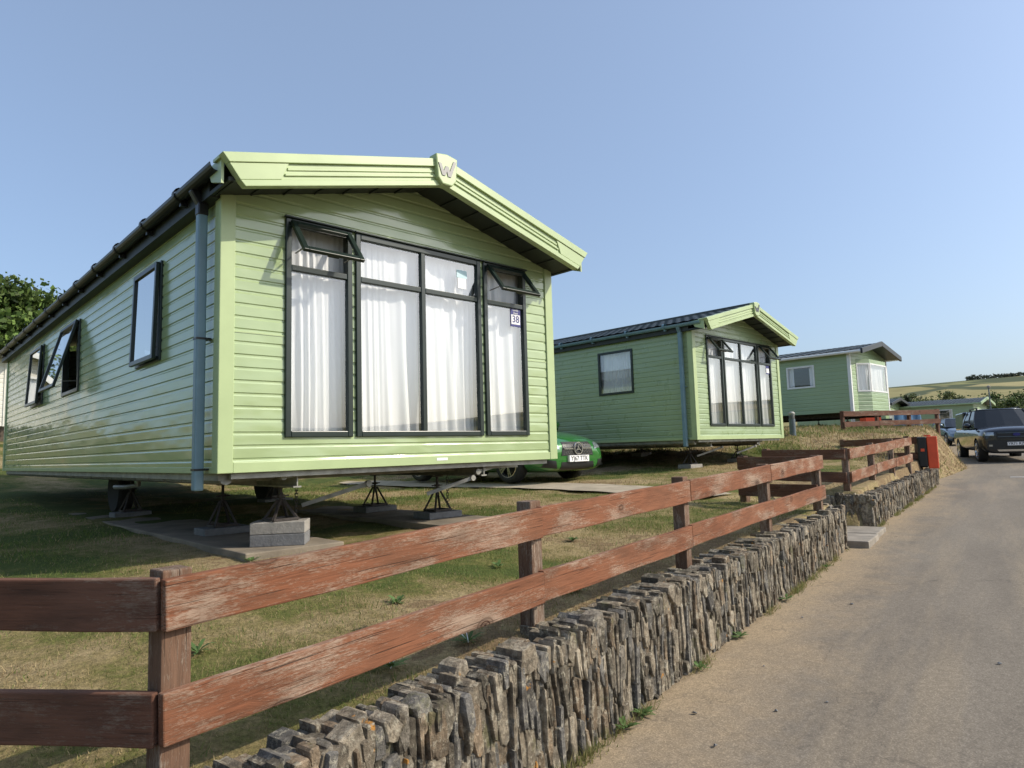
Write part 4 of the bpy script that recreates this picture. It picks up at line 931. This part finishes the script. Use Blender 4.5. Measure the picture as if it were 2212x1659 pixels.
for u,v,r,fl in ((-1.4,.75,.07,0),(-.9,.62,.11,1),(-.45,.55,.09,1),(.1,.8,.11,0),(.6,.6,.13,0),(1.3,.9,.09,0),(1.9,.6,.10,0),(-1.3,1.5,.09,0),(-.7,2.0,.12,0),(.4,2.3,.11,0),(1.4,1.8,.10,0),(2.6,.7,.10,0),(3.5,1.1,.1,0),(4.4,.6,.09,0),(-1.8,3.2,.1,1),(-2.1,2.4,.09,0),(0,3.1,.1,0),(2.5,2.4,.1,0),(.9,1.4,.08,0),(2.1,1.5,.09,0),(-.2,1.3,.08,0)):
    x,y=W(u,v); weed(x,y,gz(x,y),r,'low leafy weed with yellow flowers in the lawn behind the fence' if fl else 'low leafy green weed growing in the dry lawn',fl,'flowering weeds in the lawn' if fl else 'leafy weeds in the lawn')
for u in (.15,.35,1.15,1.9,3.1,4.6): x,y=W(u,float(np.interp(u,[0,5.86],[.03,-.04]))); weed(x,y,float(roadz(u))+.01,.08,'leafy weed growing where the near slate wall meets the road',False,'weeds at the foot of the near wall')
for i,(u,v) in enumerate(((.75,-.55),(1.0,-.75),(2.1,-1.5),(-.4,-.35),(3.2,-.5),(.2,-.42),(4.8,-1.9),(1.4,-.3),(2.6,-.25),(.5,-.2))):
    mb=MB(); r=rnd(.007,.016); pts=[Vector((rnd(-1,1),rnd(-1,1),rnd(0,1))).normalized()*r*rnd(.7,1.2) for _ in range(14)]
    bm=bmesh.new(); [bm.verts.new(p) for p in pts]; bmesh.ops.convex_hull(bm,input=bm.verts); me=bpy.data.meshes.new('pebble'); bm.to_mesh(me); bm.free(); me.materials.append(MT['concd'])
    o=bpy.data.objects.new('pebble',me); COL.objects.link(o); x,y=W(u,v); o.location=(x,y,float(roadz(u))+.006); tag(o,'small loose stone lying on the road near the slate wall','pebble','loose stones on the road')

def tree(name,label,x,y,z0,zt,rad,n,clumps,ls,cols,group=None,seed=0,flat=.8,cz=None):
    rg=np.random.RandomState(seed); root=empty(name,label,'tree',group,(x,y,z0)); H=zt-z0; c0=np.array([0,0,(cz or .6)*H]); ext=np.array([rad,rad,H*(1-(cz or .6))])
    mb=MB(); mb.tube([(0,0,-.3),(.05*rad,0,H*.3),(0,.05*rad,H*.6),(0,0,H*.85)],[rad*.1,rad*.075,rad*.05,rad*.015],8)
    d=rg.randn(clumps,3); d/=np.linalg.norm(d,axis=1)[:,None]; rr=rg.rand(clumps)**.45*.85; cc=c0+d*rr[:,None]*ext
    for i in range(min(10,clumps)):
        mb.tube([(0,0,H*.3+.03*i*H),tuple(cc[i]*np.array([.5,.5,.9])),tuple(cc[i])],[rad*.035,rad*.02,rad*.008],5)
    mb.build('trunk','bark',root)
    k=rg.randint(0,clumps,n); cr=rad*.30*(.6+.7*rg.rand(clumps)); off=rg.randn(n,3)*.55; p=cc[k]+off*cr[k][:,None]*np.array([1,1,flat])
    a=rg.randn(n,3); a/=np.linalg.norm(a,axis=1)[:,None]; b_=np.cross(a,rg.randn(n,3)); b_/=np.linalg.norm(b_,axis=1)[:,None]; s_=(ls*(.5+rg.rand(n)))[:,None]
    P=np.stack([p-a*s_*.5,p+b_*s_*.35,p+a*s_*.5,p-b_*s_*.35],1)
    col=np.array(cols[0])*(1-rg.rand(n,1))+np.array(cols[1])*rg.rand(n,1); col=col*(.65+.7*rg.rand(clumps))[k][:,None]
    me=bpy.data.meshes.new('crown'); me.from_pydata(P.reshape(-1,3).tolist(),[],np.arange(4*n).reshape(n,4).tolist()); me.materials.append(MT['leaf'])
    at=me.color_attributes.new('Col','FLOAT_COLOR','POINT'); at.data.foreach_set('color',np.repeat(np.c_[col,np.ones(n)],4,axis=0).astype(np.float32).ravel())
    o=bpy.data.objects.new('crown',me); COL.objects.link(o); o.parent=root
DK=((.03,.055,.018),(.10,.14,.04)); LG=((.08,.10,.04),(.17,.19,.08))
CN=((.05,.09,.02),(.14,.20,.05))
tree('conifer_tree','dark evergreen tree rising over the nearest caravan roof at the far left',-21.6,28,.6,8.1,4.2,30000,60,.22,CN,None,1,.30,.62)
ft=[(1938,.0),(1958,.6),(1978,-.2),(1999,.5),(2020,.1),(2041,.7),(2062,0),(2086,.5),(2108,-.3),(2130,.3),(2153,.6),(2180,.0),(2205,.4)]
where=['first','second','third','fourth','fifth','sixth','seventh','eighth','ninth','tenth','eleventh','twelfth','thirteenth']
for i,(px,dh) in enumerate(ft):
    Y=62+8*((i*7)%5)/4; X=(px-1106)/1450*Y
    tree('tree',where[i]+' tree from the left in the low distant row below the hill',X,Y,-.2,(4.1+dh)*Y/66,2.0,4500,22,.2,(DK,LG)[i%2],'low distant trees below the hill',20+i,.8,.5)
mb=MB(); rg=np.random.RandomState(5)
for i in range(1500):
    a=R(rg.uniform(34.2,42)); r=rg.uniform(395,412); h=28.3+rg.uniform(0,1.4); s_=rg.uniform(.5,1.1)
    p=Vector((r*math.sin(a),r*math.cos(a),h)); q=[p+Vector((rg.uniform(-1,1),rg.uniform(-1,1),rg.uniform(-.6,.6)))*s_ for _ in range(4)]
    mb.add(q,[(0,1,2),(0,2,3),(0,3,1)],0,(.10,.115,.08))
o=mb.build('hedgerow','leaf',col=True,recalc=False); o['kind']='stuff'; tag(o,'dark hedgerow along the top of the distant hill','hedge')

# ------------------------------------------------------------ light, sky, camera
EL=R(36); AZ=R(95)
S=Vector((math.sin(AZ)*math.cos(EL),math.cos(AZ)*math.cos(EL),math.sin(EL)))
sl_=bpy.data.lights.new('sun','SUN'); sl_.energy=4.4; sl_.angle=R(.6); sl_.color=(1,.91,.77)
so=bpy.data.objects.new('sun',sl_); COL.objects.link(so); so.rotation_euler=(-S).to_track_quat('-Z','Y').to_euler()
w=bpy.data.worlds.new('World'); bpy.context.scene.world=w; w.use_nodes=True; nt=w.node_tree
sk=node(nt,'ShaderNodeTexSky',{'sky_type':'NISHITA','sun_disc':False,'sun_elevation':EL,'sun_rotation':AZ,'altitude':20,'air_density':1.0,'dust_density':3.2,'ozone_density':1.8})
hz=mixc(nt,1.0,sk.outputs[0],(1.22,1.36,1.52),'MULTIPLY')
hz=mixc(nt,.34,hz,(3.6,4.4,5.5))
bg=nt.nodes['Background']; nt.links.new(hz,bg.inputs[0]); bg.inputs[1].default_value=.14
cd=bpy.data.cameras.new('camera'); cd.sensor_width=36; cd.lens=36*FPX/2212; cd.clip_end=3000; cd.clip_start=.05
co=bpy.data.objects.new('camera',cd); COL.objects.link(co); co.matrix_world=cam_m; bpy.context.scene.camera=co
bpy.context.scene.view_settings.view_transform='Standard'; bpy.context.scene.view_settings.look='None'; bpy.context.scene.view_settings.exposure=0
